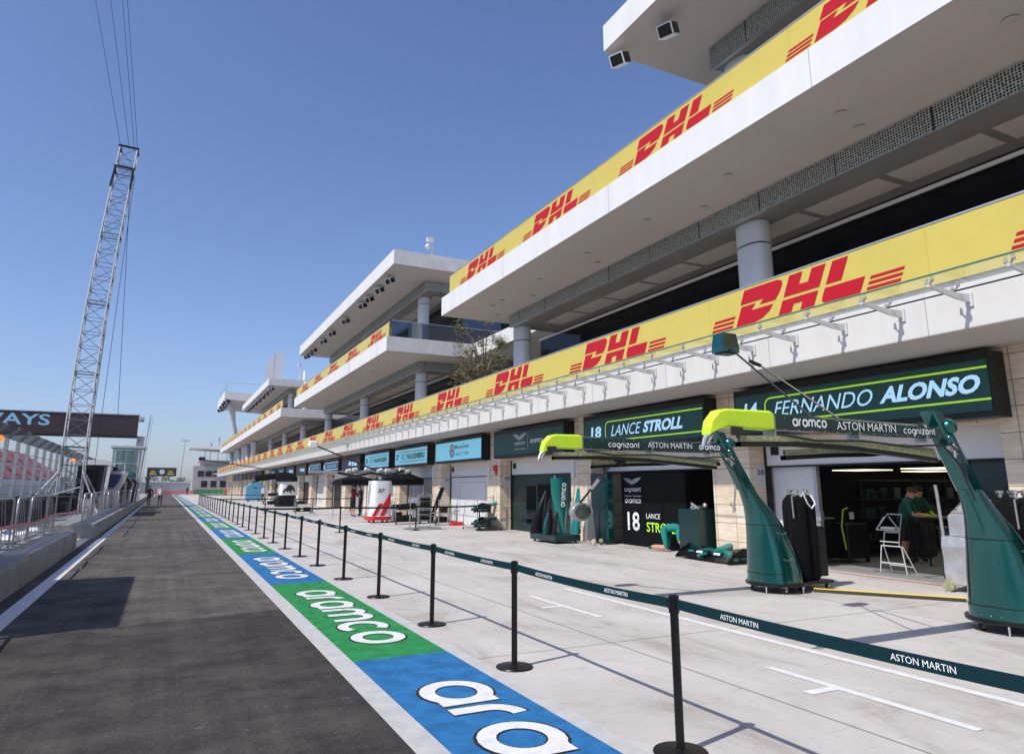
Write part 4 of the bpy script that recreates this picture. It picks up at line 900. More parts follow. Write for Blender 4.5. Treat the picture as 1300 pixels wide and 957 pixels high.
# ------------------------------------------------------------------ people
BN = ['torso', 'uparm', 'forearm', 'head', 'thigh', 'shin', 'foot']
def person(loc, rz, label, cols, pose=None, h=1.0, hands=False, group=None, cap=None, hair=True):
    J = dict(pel=(0, 0, .95), chest=(0, .01, 1.27), neck=(0, 0, 1.47), jaw=(0, .03, 1.56), head=(0, .02, 1.66), top=(0, .0, 1.74))
    for s, n in ((-1, 'L'), (1, 'R')):
        J.update({'sh' + n: (s * .18, 0, 1.41), 'el' + n: (s * .25, -.02, 1.13), 'wr' + n: (s * .26, .08, .90), 'ha' + n: (s * .26, .12, .82), 'hip' + n: (s * .09, 0, .9), 'kn' + n: (s * .11, .03, .5), 'an' + n: (s * .11, -.02, .09), 'to' + n: (s * .13, .15, .04)})
    if pose: J.update(pose)
    rad = dict(pel=(.15, .11), chest=(.155, .115), neck=(.06, .06), jaw=(.066, .08), head=(.08, .098), top=(.05, .06))
    for n in 'LR': rad.update({'sh' + n: (.065, .065), 'el' + n: (.042, .042), 'wr' + n: (.03, .03), 'ha' + n: (.035, .02), 'hip' + n: (.10, .10), 'kn' + n: (.062, .062), 'an' + n: (.04, .04), 'to' + n: (.04, .03)})
    E = [('pel', 'chest', 'torso'), ('chest', 'neck', 'torso'), ('neck', 'jaw', 'head'), ('jaw', 'head', 'head'), ('head', 'top', 'head')]
    for n in 'LR': E += [('neck', 'sh' + n, 'torso'), ('sh' + n, 'el' + n, 'uparm'), ('el' + n, 'wr' + n, 'forearm'), ('wr' + n, 'ha' + n, 'forearm'), ('pel', 'hip' + n, 'thigh'), ('hip' + n, 'kn' + n, 'thigh'), ('kn' + n, 'an' + n, 'shin'), ('an' + n, 'to' + n, 'foot')]
    keys = list(J); me = bpy.data.meshes.new('p'); me.from_pydata([J[k] for k in keys], [(keys.index(a), keys.index(b)) for a, b, _ in E], [])
    ob = bpy.data.objects.new('p', me); COL.objects.link(ob); md = ob.modifiers.new('s', 'SKIN'); md.use_smooth_shade = True
    for i, k in enumerate(keys): me.skin_vertices[0].data[i].radius = rad[k]; me.skin_vertices[0].data[i].use_root = (k == 'pel')
    ob.modifiers.new('u', 'SUBSURF').levels = 2; ob.modifiers['u'].render_levels = 2
    dg = bpy.context.evaluated_depsgraph_get(); dg.update(); m2 = bpy.data.meshes.new_from_object(ob.evaluated_get(dg)); bpy.data.objects.remove(ob)
    # hands with separate fingers, nose and ears are joined into the one body mesh
    ex = MB(); hd = Vector(J['head']); f = (Vector(J['head']) - Vector(J['jaw'])).normalized(); fw = Vector((0, 1, 0)); fw = (fw - f * fw.dot(f)).normalized(); sd_ = f.cross(fw)
    ex.curve([hd + fw * .085 + f * .02, hd + fw * .112 - f * .015, hd + fw * .09 - f * .03], [.008, .015, .01], 6)
    for s in (-1, 1): ex.ball(tuple(hd + sd_ * s * .078 - f * .005), .02, 6, 4, (.5, 1, 1.4))
    if hands:
        for n in 'LR':
            w_ = Vector(J['wr' + n]); h_ = Vector(J['ha' + n]); d_ = (h_ - w_).normalized(); a_ = d_.cross(Vector((0, 0, 1))); a_ = a_.normalized() if a_.length > .1 else Vector((0, 1, 0)); b_ = d_.cross(a_)
            for q in range(4):
                o_ = h_ + a_ * (q - 1.5) * .02; l_ = (.065, .078, .072, .056)[q]
                ex.curve([o_, o_ + d_ * l_ * .55 + b_ * .006, o_ + d_ * l_ * .9 + b_ * .03], [.010, .009, .006], 6)
            o_ = w_ + d_ * .03 + a_ * -.03; ex.curve([o_, o_ - a_ * .025 + d_ * .03, o_ - a_ * .02 + d_ * .062], [.011, .01, .007], 6)
    bm = bmesh.new(); bm.from_mesh(m2); bpy.data.meshes.remove(m2)
    tmp = ex.mesh('x', M['skin']); bm.from_mesh(tmp); bpy.data.meshes.remove(tmp)
    me = bpy.data.meshes.new('person'); bm.to_mesh(me); bm.free()
    for k in BN: me.materials.append(cols.get(k, M['skin']) if k != 'head' else M['skin'])
    segs = [(Vector(J[a]), Vector(J[b]), BN.index(c)) for a, b, c in E]
    for p in me.polygons:
        c = p.center; best = 9; bi = 0
        for a, b, m_ in segs:
            ab = b - a; t_ = max(0, min(1, (c - a).dot(ab) / max(ab.length_squared, 1e-9))); dd = (a + ab * t_ - c).length
            if m_ == 0: dd *= .85
            if dd < best: best = dd; bi = m_
        p.material_index = bi; p.use_smooth = True
    o = bpy.data.objects.new('person', me); COL.objects.link(o); o.location = loc; o.rotation_euler = (0, 0, rz); o.scale = (h, h, h)
    tag(o, label, 'person', group)
    def child(n, mb, m):
        c = bpy.data.objects.new(n, mb.mesh(n, m)); COL.objects.link(c); c.parent = o
    if hair:
        hm = MB(); rings = []
        for i in range(7):
            th_ = math.pi * (.52 - .52 * i / 6); rr = .1 * math.sin(th_) + .002; hh = .1 * math.cos(th_)
            rings.append([hd - fw * .018 + f * (hh + .018) + sd_ * rr * .9 * math.cos(2 * math.pi * j / 12) + fw * rr * 1.06 * math.sin(2 * math.pi * j / 12) for j in range(12)])
        hm.loft(rings); child('cap' if cap else 'hair', hm, cap or M['hair'])
    ey = MB()
    for s in (-1, 1): ey.ball(tuple(hd + sd_ * s * .032 + fw * .088 + f * .02), .008, 6, 4)
    child('eyes', ey, M['black'])
    return o
S = lambda sh, tr, fa=None, shin=None: dict(torso=sh, uparm=sh, thigh=tr, foot=M['black'], **({'forearm': fa} if fa else {}), **({'shin': shin} if shin else {}))
walk = dict(knL=(-.1, .14, .52), anL=(-.1, .12, .1), toL=(-.11, .28, .05), knR=(.1, -.02, .5), anR=(.1, -.28, .14), toR=(.1, -.16, .03), elL=(-.25, -.1, 1.14), wrL=(-.25, -.06, .9), haL=(-.25, -.02, .82), wrR=(.25, .16, .92), haR=(.25, .22, .86))
person((-1.15, 70.5, 0), R(170), 'person in black walking on the left side of the far pit lane', S(M['shirtblack'], M['shirtblack'], M['shirtblack'], M['shirtblack']), walk)
person((-.27, 70.1, 0), R(185), 'person in white shirt and black trousers walking in the far pit lane', S(M['shirtwhite'], M['shirtblack'], None, M['shirtblack']), walk)
reach = dict(elL=(-.24, .12, 1.14), wrL=(-.14, .34, 1.12), haL=(-.1, .42, 1.12), elR=(.24, .12, 1.14), wrR=(.14, .34, 1.1), haR=(.1, .42, 1.1), head=(0, .10, 1.64), jaw=(0, .08, 1.55), top=(0, .09, 1.73), neck=(0, .04, 1.46))
person((9.62, 39.5, 0), R(-70), 'person in dark red shirt and shorts standing left of the white gantry tower', S(M['shirtred'], M['shirtblack']), reach, cap=M['shirtblack'])
person((10.3, 40.5, 0), R(100), 'person in black facing the one in dark red, half behind the gantry tower', S(M['shirtblack'], M['shirtblack'], None, M['shirtblack']), reach)
person((9.2, 76, 0), R(200), 'person in white top and dark trousers right of the light blue box', S(M['shirtwhite'], M['shirtblack'], None, M['shirtblack']))
person((4.0, 150, 0), R(190), 'person in black far off at the end of the pit lane by the green fencing', S(M['shirtblack'], M['shirtblack'], M['shirtblack'], M['shirtblack']), walk)
# mechanics in the open garage
bend = dict(chest=(0, .1, 1.24), neck=(0, .18, 1.40), jaw=(0, .23, 1.47), head=(0, .26, 1.55), top=(0, .25, 1.65), shL=(-.19, .16, 1.35), shR=(.19, .16, 1.35), elL=(-.26, .26, 1.08), elR=(.26, .26, 1.08), wrL=(-.12, .46, 1.04), haL=(-.08, .54, 1.04), wrR=(.12, .48, 1.04), haR=(.08, .56, 1.04))
person((14.55, 10.05, .012), R(-158), 'person in green polo shirt bending over a workbench inside the open garage', dict(torso=M['shirtgreen'], uparm=M['shirtgreen'], thigh=M['shirtblack'], foot=M['black']), bend, hands=True, h=.98)
person((15.25, 10.25, .012), R(-195), 'person with lime gloves leaning in behind the one in green polo shirt', dict(torso=M['shirtgreen'], uparm=M['shirtgreen'], forearm=M['hivis'], thigh=M['shirtblack'], shin=M['shirtblack'], foot=M['black']), bend, hands=True, h=1.0)
person((17.2, 10.1, .012), R(190), 'person in dark clothes deep in the open garage behind the racing car', S(M['shirtgreen'], M['shirtblack'], None, M['shirtblack']), bend, h=.97)
random.seed(21)
sh = thing('tool_shelving', (17, 11.4, 0), 'dark shelving full of tools along the left wall of the open garage', 'shelving')
m_ = MB()
for z in (.4, .9, 1.35, 1.8): m_.box(15.0, 19.0, 11.3, 11.7, z, z + .03)
for x in (15.0, 17.0, 19.0): m_.box(x - .02, x + .02, 11.3, 11.34, 0, 1.83)
part(sh, 'shelf_frame', m_, M['black'])
for i in range(44):
    x = random.uniform(15.1, 18.9); z = random.choice((.43, .93, 1.38)); s_ = random.uniform(.04, .13)
    part(sh, 'tool_box', MB().bbox(x - s_, x + s_, 11.32, 11.5, z, z + s_ * 2, .008), [M['dgreen'], M['black'], M['rubber'], M['black']][i % 4])
for i, (x, y) in enumerate(((16.5, 11.0), (18.6, 7.5), (19.6, 10.4))):
    ty = thing('tyre_stack', (x, y, 0), 'stack of covered racing tyres in the open garage, %s from the doorway' % ordn[i + (i > 0) * 0], 'tyres', 'tyre stacks in the garage')
    for k in range(3): part(ty, 'tyre', MB().lathe((x, y, .05 + k * .4), [(.2, .02), (.34, 0), (.36, .05), (.36, .33), (.34, .38), (.2, .36)], 22), M['rubber'])
mo = thing('monitor_bank', (20, 9, 1.1), 'row of small lit monitors hanging at the back of the open garage', 'monitors')
part(mo, 'bracket', MB().box(19.96, 20.0, 7.2, 11.0, 1.2, 1.25), M['black'])
for i in range(4):
    s_ = part(mo, 'monitor', MB().box(19.9, 19.95, 7.4 + i * .9, 8.1 + i * .9, 1.3, 1.72), M['black']); part(s_, 'display', MB().box(19.885, 19.898, 7.44 + i * .9, 8.06 + i * .9, 1.34, 1.68), mat('display_%d' % i, (.05, .1, .12), .3, emit=[(.1, .5, .45), (.5, .55, .6), (.15, .3, .6), (.5, .4, .15)][i], estr=.35))
cb_ = MB()
for i in range(7): y_ = 7.2 + i * .55; cb_.curve([(14 + i * .5, y_, 1.9), (14.1 + i * .5, y_ + .05, 1.4 - .06 * i), (14.0 + i * .5, y_ + .1, 1.05)], .012, 5)
solo('hanging_air_lines', cb_, M['rubber'], 'thin dark air lines hanging from the garage ceiling over the car', 'cables')
# kneeling worker
kneel = dict(pel=(0, 0, .56), hipL=(-.09, 0, .52), hipR=(.09, .02, .52), knL=(-.11, .02, .09), knR=(.11, .1, .09), anL=(-.1, -.40, .10), anR=(.1, -.33, .10), toL=(-.1, -.50, .05), toR=(.1, -.43, .05),
             chest=(0, .34, .60), neck=(0, .54, .52), jaw=(0, .62, .45), head=(0, .69, .40), top=(0, .75, .33), shL=(-.18, .48, .52), shR=(.18, .48, .52), elL=(-.22, .52, .28), elR=(.22, .52, .28), wrL=(-.16, .66, .10), wrR=(.16, .66, .10), haL=(-.14, .73, .06), haR=(.14, .73, .06))
person((11.95, 14.95, 0), R(200), 'person in bright teal shirt and shorts kneeling on all fours beside a dark cabinet', dict(torso=M['shirtteal'], uparm=M['shirtteal'], thigh=M['shirtteal'], foot=M['shirtgreen']), kneel, hands=True, h=1.04)

# ------------------------------------------------------------------ workshop gear
def front_wing(x, y, z, rot, label, name='front_wing', group='front wings', parent_children=True, roll=0, nose=True):
    t = thing(name, (0, 0, 0), label, 'car wing', group)
    m = MB()
    n = 20
    def zc(u): return .05 + .10 * (abs(u) ** 2.2) * 0 + .035 * math.cos(u * 3.1)
    for e, (x0, x1, dz, th) in enumerate(((-.28, -.02, 0, .018), (-.06, .12, .045, .014), (.08, .22, .10, .012), (.19, .31, .165, .010))):
        rings = []
        for i in range(n + 1):
            u = -1 + 2 * i / n; taper = 1 - .35 * (1 - min(1, abs(u) * 1.6)) if e > 1 else 1
            yy = u * .92; zb = .05 + (dz * taper) + .05 * (abs(u)) ** 2; 
            rings.append([(x0, yy, zb), ((x0 + x1) / 2, yy, zb + th + .012), (x1, yy, zb + .05 + th), ((x0 + x1) / 2, yy, zb + .004)])
        m.loft(rings)
    part(t, 'wing_elements', m, M['black'])
    for s in (-1, 1):
        ep = part(t, 'endplate', MB().prism([(-.32, .03), (.36, .02), (.40, .30), (.15, .34), (-.12, .22)], 'y', s * .93 - .008, s * .93 + .008).box(-.3, .36, s * .93 - .05, s * .93 + .0, .02, .035), M['black'])
        put_poly(ep, [[(0, 0), (.12, 0), (.14, .05), (.02, .06)], [(.2, .02), (.34, .02), (.34, .06), (.2, .05)]], (-.12, s * .93 - .0095, .08), UX, UZ, M['teal'], sc=1)
    if nose:
        rings = []
        for i in range(8):
            k = i / 7; xx = -.34 + 1.05 * k; r_ = .05 + .075 * k; zz = .13 + .22 * k ** 1.3
            rings.append([(xx, r_ * math.cos(a) * 1.15, zz + r_ * .6 * math.sin(a)) for a in [2 * math.pi * j / 12 for j in range(12)]])
        part(t, 'nose_cone', MB().loft(rings), M['teal'])
        for s in (-1, 1): part(t, 'nose_pylon', MB().box(-.15, .2, s * .07 - .008, s * .07 + .008, .07, .22), M['black'])
    wm = [o for o in t.children if o.name.startswith('wing_elements')][0]
    for y_ in (-.78, -.42, .2, .52): put_poly(wm, [[(0, 0), (.24, 0), (.22, .05), (.02, .05)]], (-.07, y_, .155), (0, 1, 0), (.6, 0, .8), M['teal'] if y_ < -.5 or y_ > .5 else M['t_white'], name='marking')
    for s in (-1, 1):
        part(t, 'flap_strip', MB().loft([[(.10, s * .12, .20), (.22, s * .12, .25), (.22, s * .12, .26), (.10, s * .12, .21)], [(.10, s * .9, .13), (.24, s * .9, .20), (.24, s * .9, .21), (.10, s * .9, .14)]], smooth=False), M['teal'])
        part(t, 'dive_plane', MB().box(-.1, .3, s * .94, s * 1.0, .17, .18), M['black'])
    t.location = (x, y, z); t.rotation_euler = (0, roll, rot)
    return t
front_wing(11.35, 12.6, .0, R(-4), 'black and teal front wing lying on the apron by the dark green cabinet')
rk = thing('wing_rack', (11.4, 25.5, 0), 'low steel trolley rack with two front wings, beside door 30', 'rack')
rm = MB()
for x in (10.9, 11.9):
    rm.tube((x, 24.9, .08), (x, 26.3, .08), .015); 
for x, y in ((10.9, 24.9), (11.9, 24.9), (10.9, 26.3), (11.9, 26.3)): rm.tube((x, y, .08), (x, y, 1.15 if y < 25 else .6), .016)
for zz in (.3, .75): rm.tube((10.9, 24.9, zz), (11.9, 24.9, zz), .012)
rm.tube((10.9, 26.3, .08), (11.9, 26.3, .08), .015); part(rk, 'rack_frame', rm, M['steel'])
for x, y in ((10.9, 24.9), (11.9, 24.9), (10.9, 26.3), (11.9, 26.3)): part(rk, 'castor', MB().tube((x - .02, y, .035), (x + .02, y, .035), .035, n=10), M['rubber'])
front_wing(11.3, 25.6, .12, R(-20), 'green and black front wing on the lower level of the steel rack')
front_wing(11.3, 25.6, .68, R(-20), 'green and black front wing on the upper level of the steel rack')
# bodywork stand
bs = thing('bodywork_stand', (10.9, 18.8, 0), 'dark green wheeled stand holding upright engine covers marked in white', 'stand')
part(bs, 'base_box', MB().bbox(10.45, 11.35, 18.15, 19.75, .07, .26, .03), M['dgreen'])
for x, y in ((10.55, 18.3), (11.25, 18.3), (10.55, 19.6), (11.25, 19.6)): part(bs, 'castor', MB().tube((x - .02, y, .04), (x + .02, y, .04), .04, n=10), M['rubber'])
part(bs, 'upright', MB().tube((10.9, 18.9, .25), (10.9, 18.9, 2.0), .02).tube((11.1, 18.3, .25), (11.1, 18.3, 1.2), .02), M['steel'])
def cover(name, pts, y, th, m, bulge=.1, label=None):
    # pts: rows (z, x_left, x_right): a curved upright body panel facing -y
    rows = []; back = []
    for z, a, b in pts:
        rows.append([(a + (b - a) * i / 6, y - bulge * math.sin(math.pi * i / 6), z) for i in range(7)]); 
    mb = MB(); rr = [r + [(p[0], p[1] + th, p[2]) for p in reversed(r)] for r in rows]; mb.loft(rr); 
    o = part(bs, name, mb, m)
    return o
c1 = cover('engine_cover', [(.27, 10.92, 11.02), (.6, 10.80, 11.05), (1.0, 10.66, 11.12), (1.5, 10.58, 11.14), (1.92, 10.56, 11.16)], 18.55, .03, M['teal'], .08)
c2 = cover('sidepod_panel', [(.27, 11.05, 11.38), (.6, 11.08, 11.40), (1.0, 11.16, 11.38), (1.4, 11.25, 11.35), (1.62, 11.29, 11.31)], 18.2, .03, M['teal'], .12)
c3 = cover('floor_panel', [(.27, 10.05, 10.5), (.6, 10.1, 10.5), (.95, 10.28, 10.55), (1.3, 10.45, 10.6), (1.55, 10.57, 10.6)], 18.95, .03, M['black'], .05)
c4 = cover('floor_panel', [(.27, 10.45, 10.85), (.6, 10.45, 10.8), (1.0, 10.52, 10.72), (1.3, 10.6, 10.66)], 18.75, .03, M['black'], .06)
c5 = cover('louvre_panel', [(.27, 10.25, 10.42), (.6, 10.30, 10.42), (.9, 10.42, 10.48)], 18.55, .02, M['paint'], .05); c6 = cover('louvre_panel', [(.27, 10.55, 10.72), (.6, 10.60, 10.72), (.9, 10.70, 10.76)], 18.5, .02, M['black'], .05)
put_text(c1, 'aramco', (10.98, 18.455, 1.05), (.10, 0, 1), (-1, 0, .1), .72, .15, M['t_white'], rounded=.34)
put_text(c2, 'cognizant', (11.36, 18.06, .42), (0.02, 0, 1), (-1, 0, .02), .75, .13, M['t_white'], rounded=.3)
# hand truck and steel jack
t = thing('hand_truck', (11.8, 17.6, 0), 'black tubular hoop hand truck with pale wheels beside pillar 29', 'trolley')
part(t, 'hoop_frame', MB().curve([(11.55, 17.5, .1), (11.58, 17.45, .9), (11.64, 17.42, 1.08), (11.76, 17.4, 1.13), (11.9, 17.4, 1.13), (11.98, 17.42, 1.02), (11.93, 17.5, .1)], .016, 7).tube((11.55, 17.5, .1), (11.93, 17.5, .1), .014).box(11.5, 12.0, 17.3, 17.5, .05, .07), M['black'])
for x in (11.3, 11.55): part(t, 'wheel', MB().tube((x, 17.42, .09), (x + .05, 17.42, .09), .085, n=14), mat('cream_rubber', (.45, .40, .28), .7) if x < 11.4 else M['led'])
t = thing('steel_jack', (11.35, 17.8, 0), 'tall narrow silver jack standing by pillar 29 behind the fan', 'jack')
part(t, 'body', MB().prism([(11.3, .1), (11.62, .1), (11.5, 1.15), (11.38, 1.15)], 'y', 17.75, 17.86), M['steel']); part(t, 'shaft', MB().tube((11.4, 17.8, .2), (11.42, 17.8, 1.75), .02), M['steel'])
# dark green cabinets
t = thing('tool_cabinet', (11.95, 13.5, 0), 'tall dark green cabinet with clutter on top by the open garage door', 'cabinet')
part(t, 'body', MB().bbox(11.55, 12.05, 13.15, 13.9, .05, 1.12, .015), M['dgreen']); part(t, 'clutter', MB().tube((11.6, 13.3, 1.16), (12.0, 13.8, 1.2), .03).tube((11.7, 13.3, 1.12), (11.65, 13.5, 1.26), .03).box(11.7, 11.9, 13.4, 13.6, 1.12, 1.2).ball((11.9, 13.3, 1.2), .07, 8, 5), M['steel'])
for x, y in ((11.6, 13.2), (12.0, 13.2), (11.6, 13.85)): part(t, 'foot', MB().tube((x, y, 0), (x, y, .05), .03), M['black'])
t = thing('equipment_cabinet', (13.3, 8.2, 0), 'dark green slanted panel cabinet inside the open garage by the silver cart', 'cabinet')
part(t, 'body', MB().bbox(12.95, 13.35, 7.6, 8.25, .02, .88, .015), M['dgreen']); part(t, 'top_tray', MB().box(12.93, 13.4, 7.58, 8.27, .885, .92), M['black'])
# silver cart
t = thing('starter_cart', (12.2, 7.3, 0), 'silver quilted cart with a pole and pale wheels behind the nearer gantry', 'cart')
part(t, 'quilted_body', MB().loft([[(x, y, z) for x, y in ((11.5 + i, 6.7), (12.1 - i, 6.7), (12.1 - i, 7.3), (11.5 + i, 7.3))] for z, i in ((.12, .03), (.3, .0), (.5, .02), (.7, .0), (.86, .03))], smooth=False), M['silver'])
part(t, 'gauge_panel', MB().box(11.52, 11.98, 6.68, 6.698, .50, .68), M['dgreen']); 
part(t, 'gauge', MB().tube((11.64, 6.66, .6), (11.64, 6.68, .6), .035, n=14), M['chrome']); part(t, 'gauge', MB().tube((11.84, 6.66, .6), (11.84, 6.68, .6), .035, n=14), M['chrome'])
part(t, 'hood', MB().prism([(11.6, .87), (12.08, .87), (12.08, 1.45), (11.6, 1.18)], 'y', 6.75, 7.2), M['silver'])
part(t, 'pole', MB().curve([(11.56, 7.28, .8), (11.52, 7.28, 1.6), (11.5, 7.28, 1.68)], .025, 8), M['steel'])
for x, y in ((11.5, 6.8), (12.0, 6.8), (11.5, 7.25)): part(t, 'wheel', MB().tube((x - .03, y, .09), (x + .03, y, .09), .09, n=14), M['led'])
# step stool chair
t = thing('folding_step', (12.95, 9.1, 0), 'light metal folding step stool with an open frame on top, garage doorway', 'step stool')
def rod(pts, r=.011): return MB().path(pts, r, 6)
part(t, 'front_frame', rod([(12.82, 9.42, .0), (12.82, 9.34, .52), (12.82, 8.92, .52), (12.82, 8.86, .0)]).tube((12.82, 9.39, .2), (12.82, 8.88, .2), .012), M['lightsteel'])
part(t, 'rear_frame', rod([(13.12, 9.38, .0), (12.86, 9.32, .52)]).tube((13.12, 8.86, 0), (12.86, 8.92, .52), .011).tube((13.05, 9.36, .14), (13.05, 8.88, .14), .009), M['lightsteel'])
part(t, 'tread', MB().box(12.78, 12.94, 8.90, 9.36, .18, .2), M['steel'])
part(t, 'seat_frame', rod([(12.84, 9.3, .53), (12.9, 9.3, .78), (12.9, 8.98, .78), (12.84, 8.98, .53)]).tube((12.8, 9.34, .60), (12.8, 8.94, .60), .01), M['lightsteel'])
part(t, 'top_frame', rod([(12.8, 9.4, .82), (13.05, 9.3, 1.12), (13.05, 9.0, 1.12), (12.8, 8.9, .82), (12.8, 9.4, .82)]).tube((12.8, 9.4, .82), (12.8, 9.2, 1.08), .01).tube((12.8, 8.9, .82), (12.8, 9.1, 1.08), .01).box(12.8, 12.95, 9.0, 9.3, .84, .88), M['lightsteel'])
# workbench and car in garage
t = thing('workbench', (15.0, 9.4, 0), 'low black bench under the racing car parts inside the open garage', 'bench')
part(t, 'top', MB().box(14.6, 16.4, 9.0, 9.7, .98, 1.02), M['black']); part(t, 'legs_frame', rod([(14.7, 9.1, 0), (14.7, 9.1, .98)], .02).tube((16.3, 9.1, 0), (16.3, 9.1, .98), .02).tube((14.7, 9.6, 0), (14.7, 9.6, .98), .02).tube((16.3, 9.6, 0), (16.3, 9.6, .98), .02), M['black'])
t = thing('racing_car', (18, 8.9, 0), 'green open wheel racing car on stands in the dark garage', 'racing car')
rings = []
for i in range(12):
    k = i / 11; x = 15.8 + 4.4 * k; w_ = .08 + .42 * min(1, k * 1.7) * (1 - .35 * max(0, k - .7) / .3); zt = .72 + .35 * math.sin(min(1, k * 1.5) * 1.57); zb = .55 - .15 * min(1, k * 3)
    rings.append([(x, 8.6 + w_ * math.cos(a), (zt + zb) / 2 + (zt - zb) / 2 * math.sin(a)) for a in [2 * math.pi * j / 14 for j in range(14)]])
part(t, 'body_shell', MB().loft(rings), M['teal']); part(t, 'cockpit_halo', MB().curve([(17.4, 8.6, 1.0), (17.6, 8.6, 1.22), (18.0, 8.4, 1.25), (18.4, 8.3, 1.1)], .03, 6), M['black'])
part(t, 'stand', MB().box(16.8, 17.0, 8.4, 8.8, 0, .45).box(19.3, 19.5, 8.4, 8.8, 0, .45), M['black'])
for x, y in ((16.9, 7.8), (16.9, 9.4), (19.8, 7.8), (19.8, 9.4)): w1 = part(t, 'brake_drum', MB().tube((x, y - .06, .62), (x, y + .06, .62), .2, n=16), M['black']); part(t, 'suspension_arm', MB().tube((x, y, .62), (x + .2, 8.6, .7), .014).tube((x, y, .56), (x - .2, 8.6, .6), .014), M['steel'])
t = thing('wheel_gun_trolley', (13.9, 11.0, 0), 'black trolley with a lime air hose at the dark left side of the open garage', 'trolley')
part(t, 'body', MB().bbox(13.6, 14.3, 10.7, 11.2, .1, .85, .02), M['black']); part(t, 'air_hose', MB().curve([(13.58, 10.75, .3), (13.5, 10.75, .8), (13.55, 10.72, 1.15), (13.68, 10.7, 1.2)], .016, 6), M['lime']); part(t, 'dial', MB().box(13.7, 13.82, 10.66, 10.69, .95, 1.1), M['lightsteel'])
for x in (13.65, 14.25): part(t, 'castor', MB().tube((x - .02, 10.75, .05), (x + .02, 10.75, .05), .05, n=10), M['rubber'])
t = thing('side_table', (13.0, 11.0, 0), 'small black table with a pale tray just inside the garage', 'table')
part(t, 'body', MB().bbox(12.9, 13.5, 11.0, 11.5, .1, .95, .02), M['black']); part(t, 'tray', MB().box(12.8, 13.55, 10.95, 11.45, .955, .985), M['steel'])

# ------------------------------------------------------------------ mid distance gantries and tents
hg = thing('team_gantry', (9.3, 33, 0), 'white rounded pit gantry tower numbered 27 with red stripes', 'pit gantry')
hs = part(hg, 'tower_shell', MB().loft([sring(9.28, 33.0, z, .50, .60, 28, 5) for z in (.14, .3)] + [sring(9.30, 33.0, z, .47 - .02 * (z > 1.9), .57, 28, 5) for z in (.32, 1.86, 1.94)]), M['white'])
part(hg, 'red_skirt', MB().loft([sring(9.24, 33.0, z, .56, .62, 28, 5) for z in (.12, .30)]), M['red'])
FY = 33.0 - .585
put_poly(hs, [[(0, 0), (.22, 0), (.60, .62), (.38, .62)], [(.42, 0), (.66, 0), (1.0, .62), (.98, 1.12), (.93, 1.14), (.50, .40), (.62, .38)]], (8.78, FY, .31), UX, UZ, M['red'], 'stripe', .92)
put_text(hs, '27', (9.02, FY, 1.40), UX, UZ, .38, .17, M['t_black'], bold=.03, shear=.4)
for x, y in ((8.95, 32.6), (9.6, 32.6), (8.95, 33.4), (9.6, 33.4)): part(hg, 'castor', MB().tube((x - .03, y, .06), (x + .03, y, .06), .06, n=10), M['rubber'])
part(hg, 'boom', MB().tube((9.3, 33, 2.0), (9.3, 33, 2.3), .09).box(5.9, 10.6, 32.92, 33.08, 2.28, 2.40), M['greyshut'])
hm = MB()
for i, x in enumerate((7.6, 7.9, 8.5, 9.1, 9.5, 10.2, 10.5)): hm.tube((x, 32.85, 2.38 + .06 * (i % 3)), (x + .22, 32.9, 2.42 + .05 * (i % 2)), .085, n=10)
part(hg, 'hose_reels', hm, M['lightsteel']); part(hg, 'cable_bundle', MB().curve([(7.2, 32.8, 2.3), (8.0, 32.8, 2.15), (8.8, 32.8, 2.3), (9.6, 32.8, 2.18), (10.4, 32.8, 2.42)], .06, 6), M['black'])
sp = thing('boom_spotlight', (9.3, 33.2, 2.4), 'white lamp on a long black boom above the white numbered gantry tower', 'lamp')
part(sp, 'rod', MB().tube((9.2, 33.3, 2.42), (6.3, 34.0, 3.62), .035, n=6), M['black']); part(sp, 'lamp_head', MB().bbox(6.0, 6.4, 33.8, 34.15, 3.55, 3.82, .05), M['white'])
sp = thing('boom_spotlight', (8, 62.5, 3.0), 'thin black lamp boom over the far gantry with the animal emblem', 'lamp')
part(sp, 'rod', MB().tube((2.6, 62.5, 3.85), (8.6, 62.5, 3.0), .04, n=6), M['black']); part(sp, 'lamp_head', MB().bbox(2.3, 2.8, 62.3, 62.7, 3.8, 4.05, .03), M['black'])
def tent(cx, cy, w, ze, zp, label):
    t = thing('canopy_tent', (cx, cy, 0), label, 'tent', 'black pop up tents')
    m = MB(); h = w / 2
    c = [(cx - h, cy - h), (cx + h, cy - h), (cx + h, cy + h), (cx - h, cy + h)]
    lo = [(x, y, ze) for x, y in c]; hi = [(x, y, ze + .32) for x, y in c]
    tp = [(cx + (x - cx) * .08, cy + (y - cy) * .08, zp) for x, y in c]
    m.loft([lo, hi, tp], smooth=False); part(t, 'fabric_roof', m, M['blackm'])
    for x, y in c: part(t, 'leg', MB().tube((x, y, 0), (x, y, ze), .025, n=6), M['steel'])
    return t
tt = tent(10.9, 35.2, 2.05, 1.74, 2.52, 'black pop up tent right of the white numbered gantry tower')
part(tt, 'white_label', MB().box(10.05, 10.2, 34.165, 34.17, 1.78, 1.92), M['white'])
tent(9.6, 39.2, 1.9, 1.74, 2.3, 'black pop up tent partly hidden behind the white numbered gantry tower')
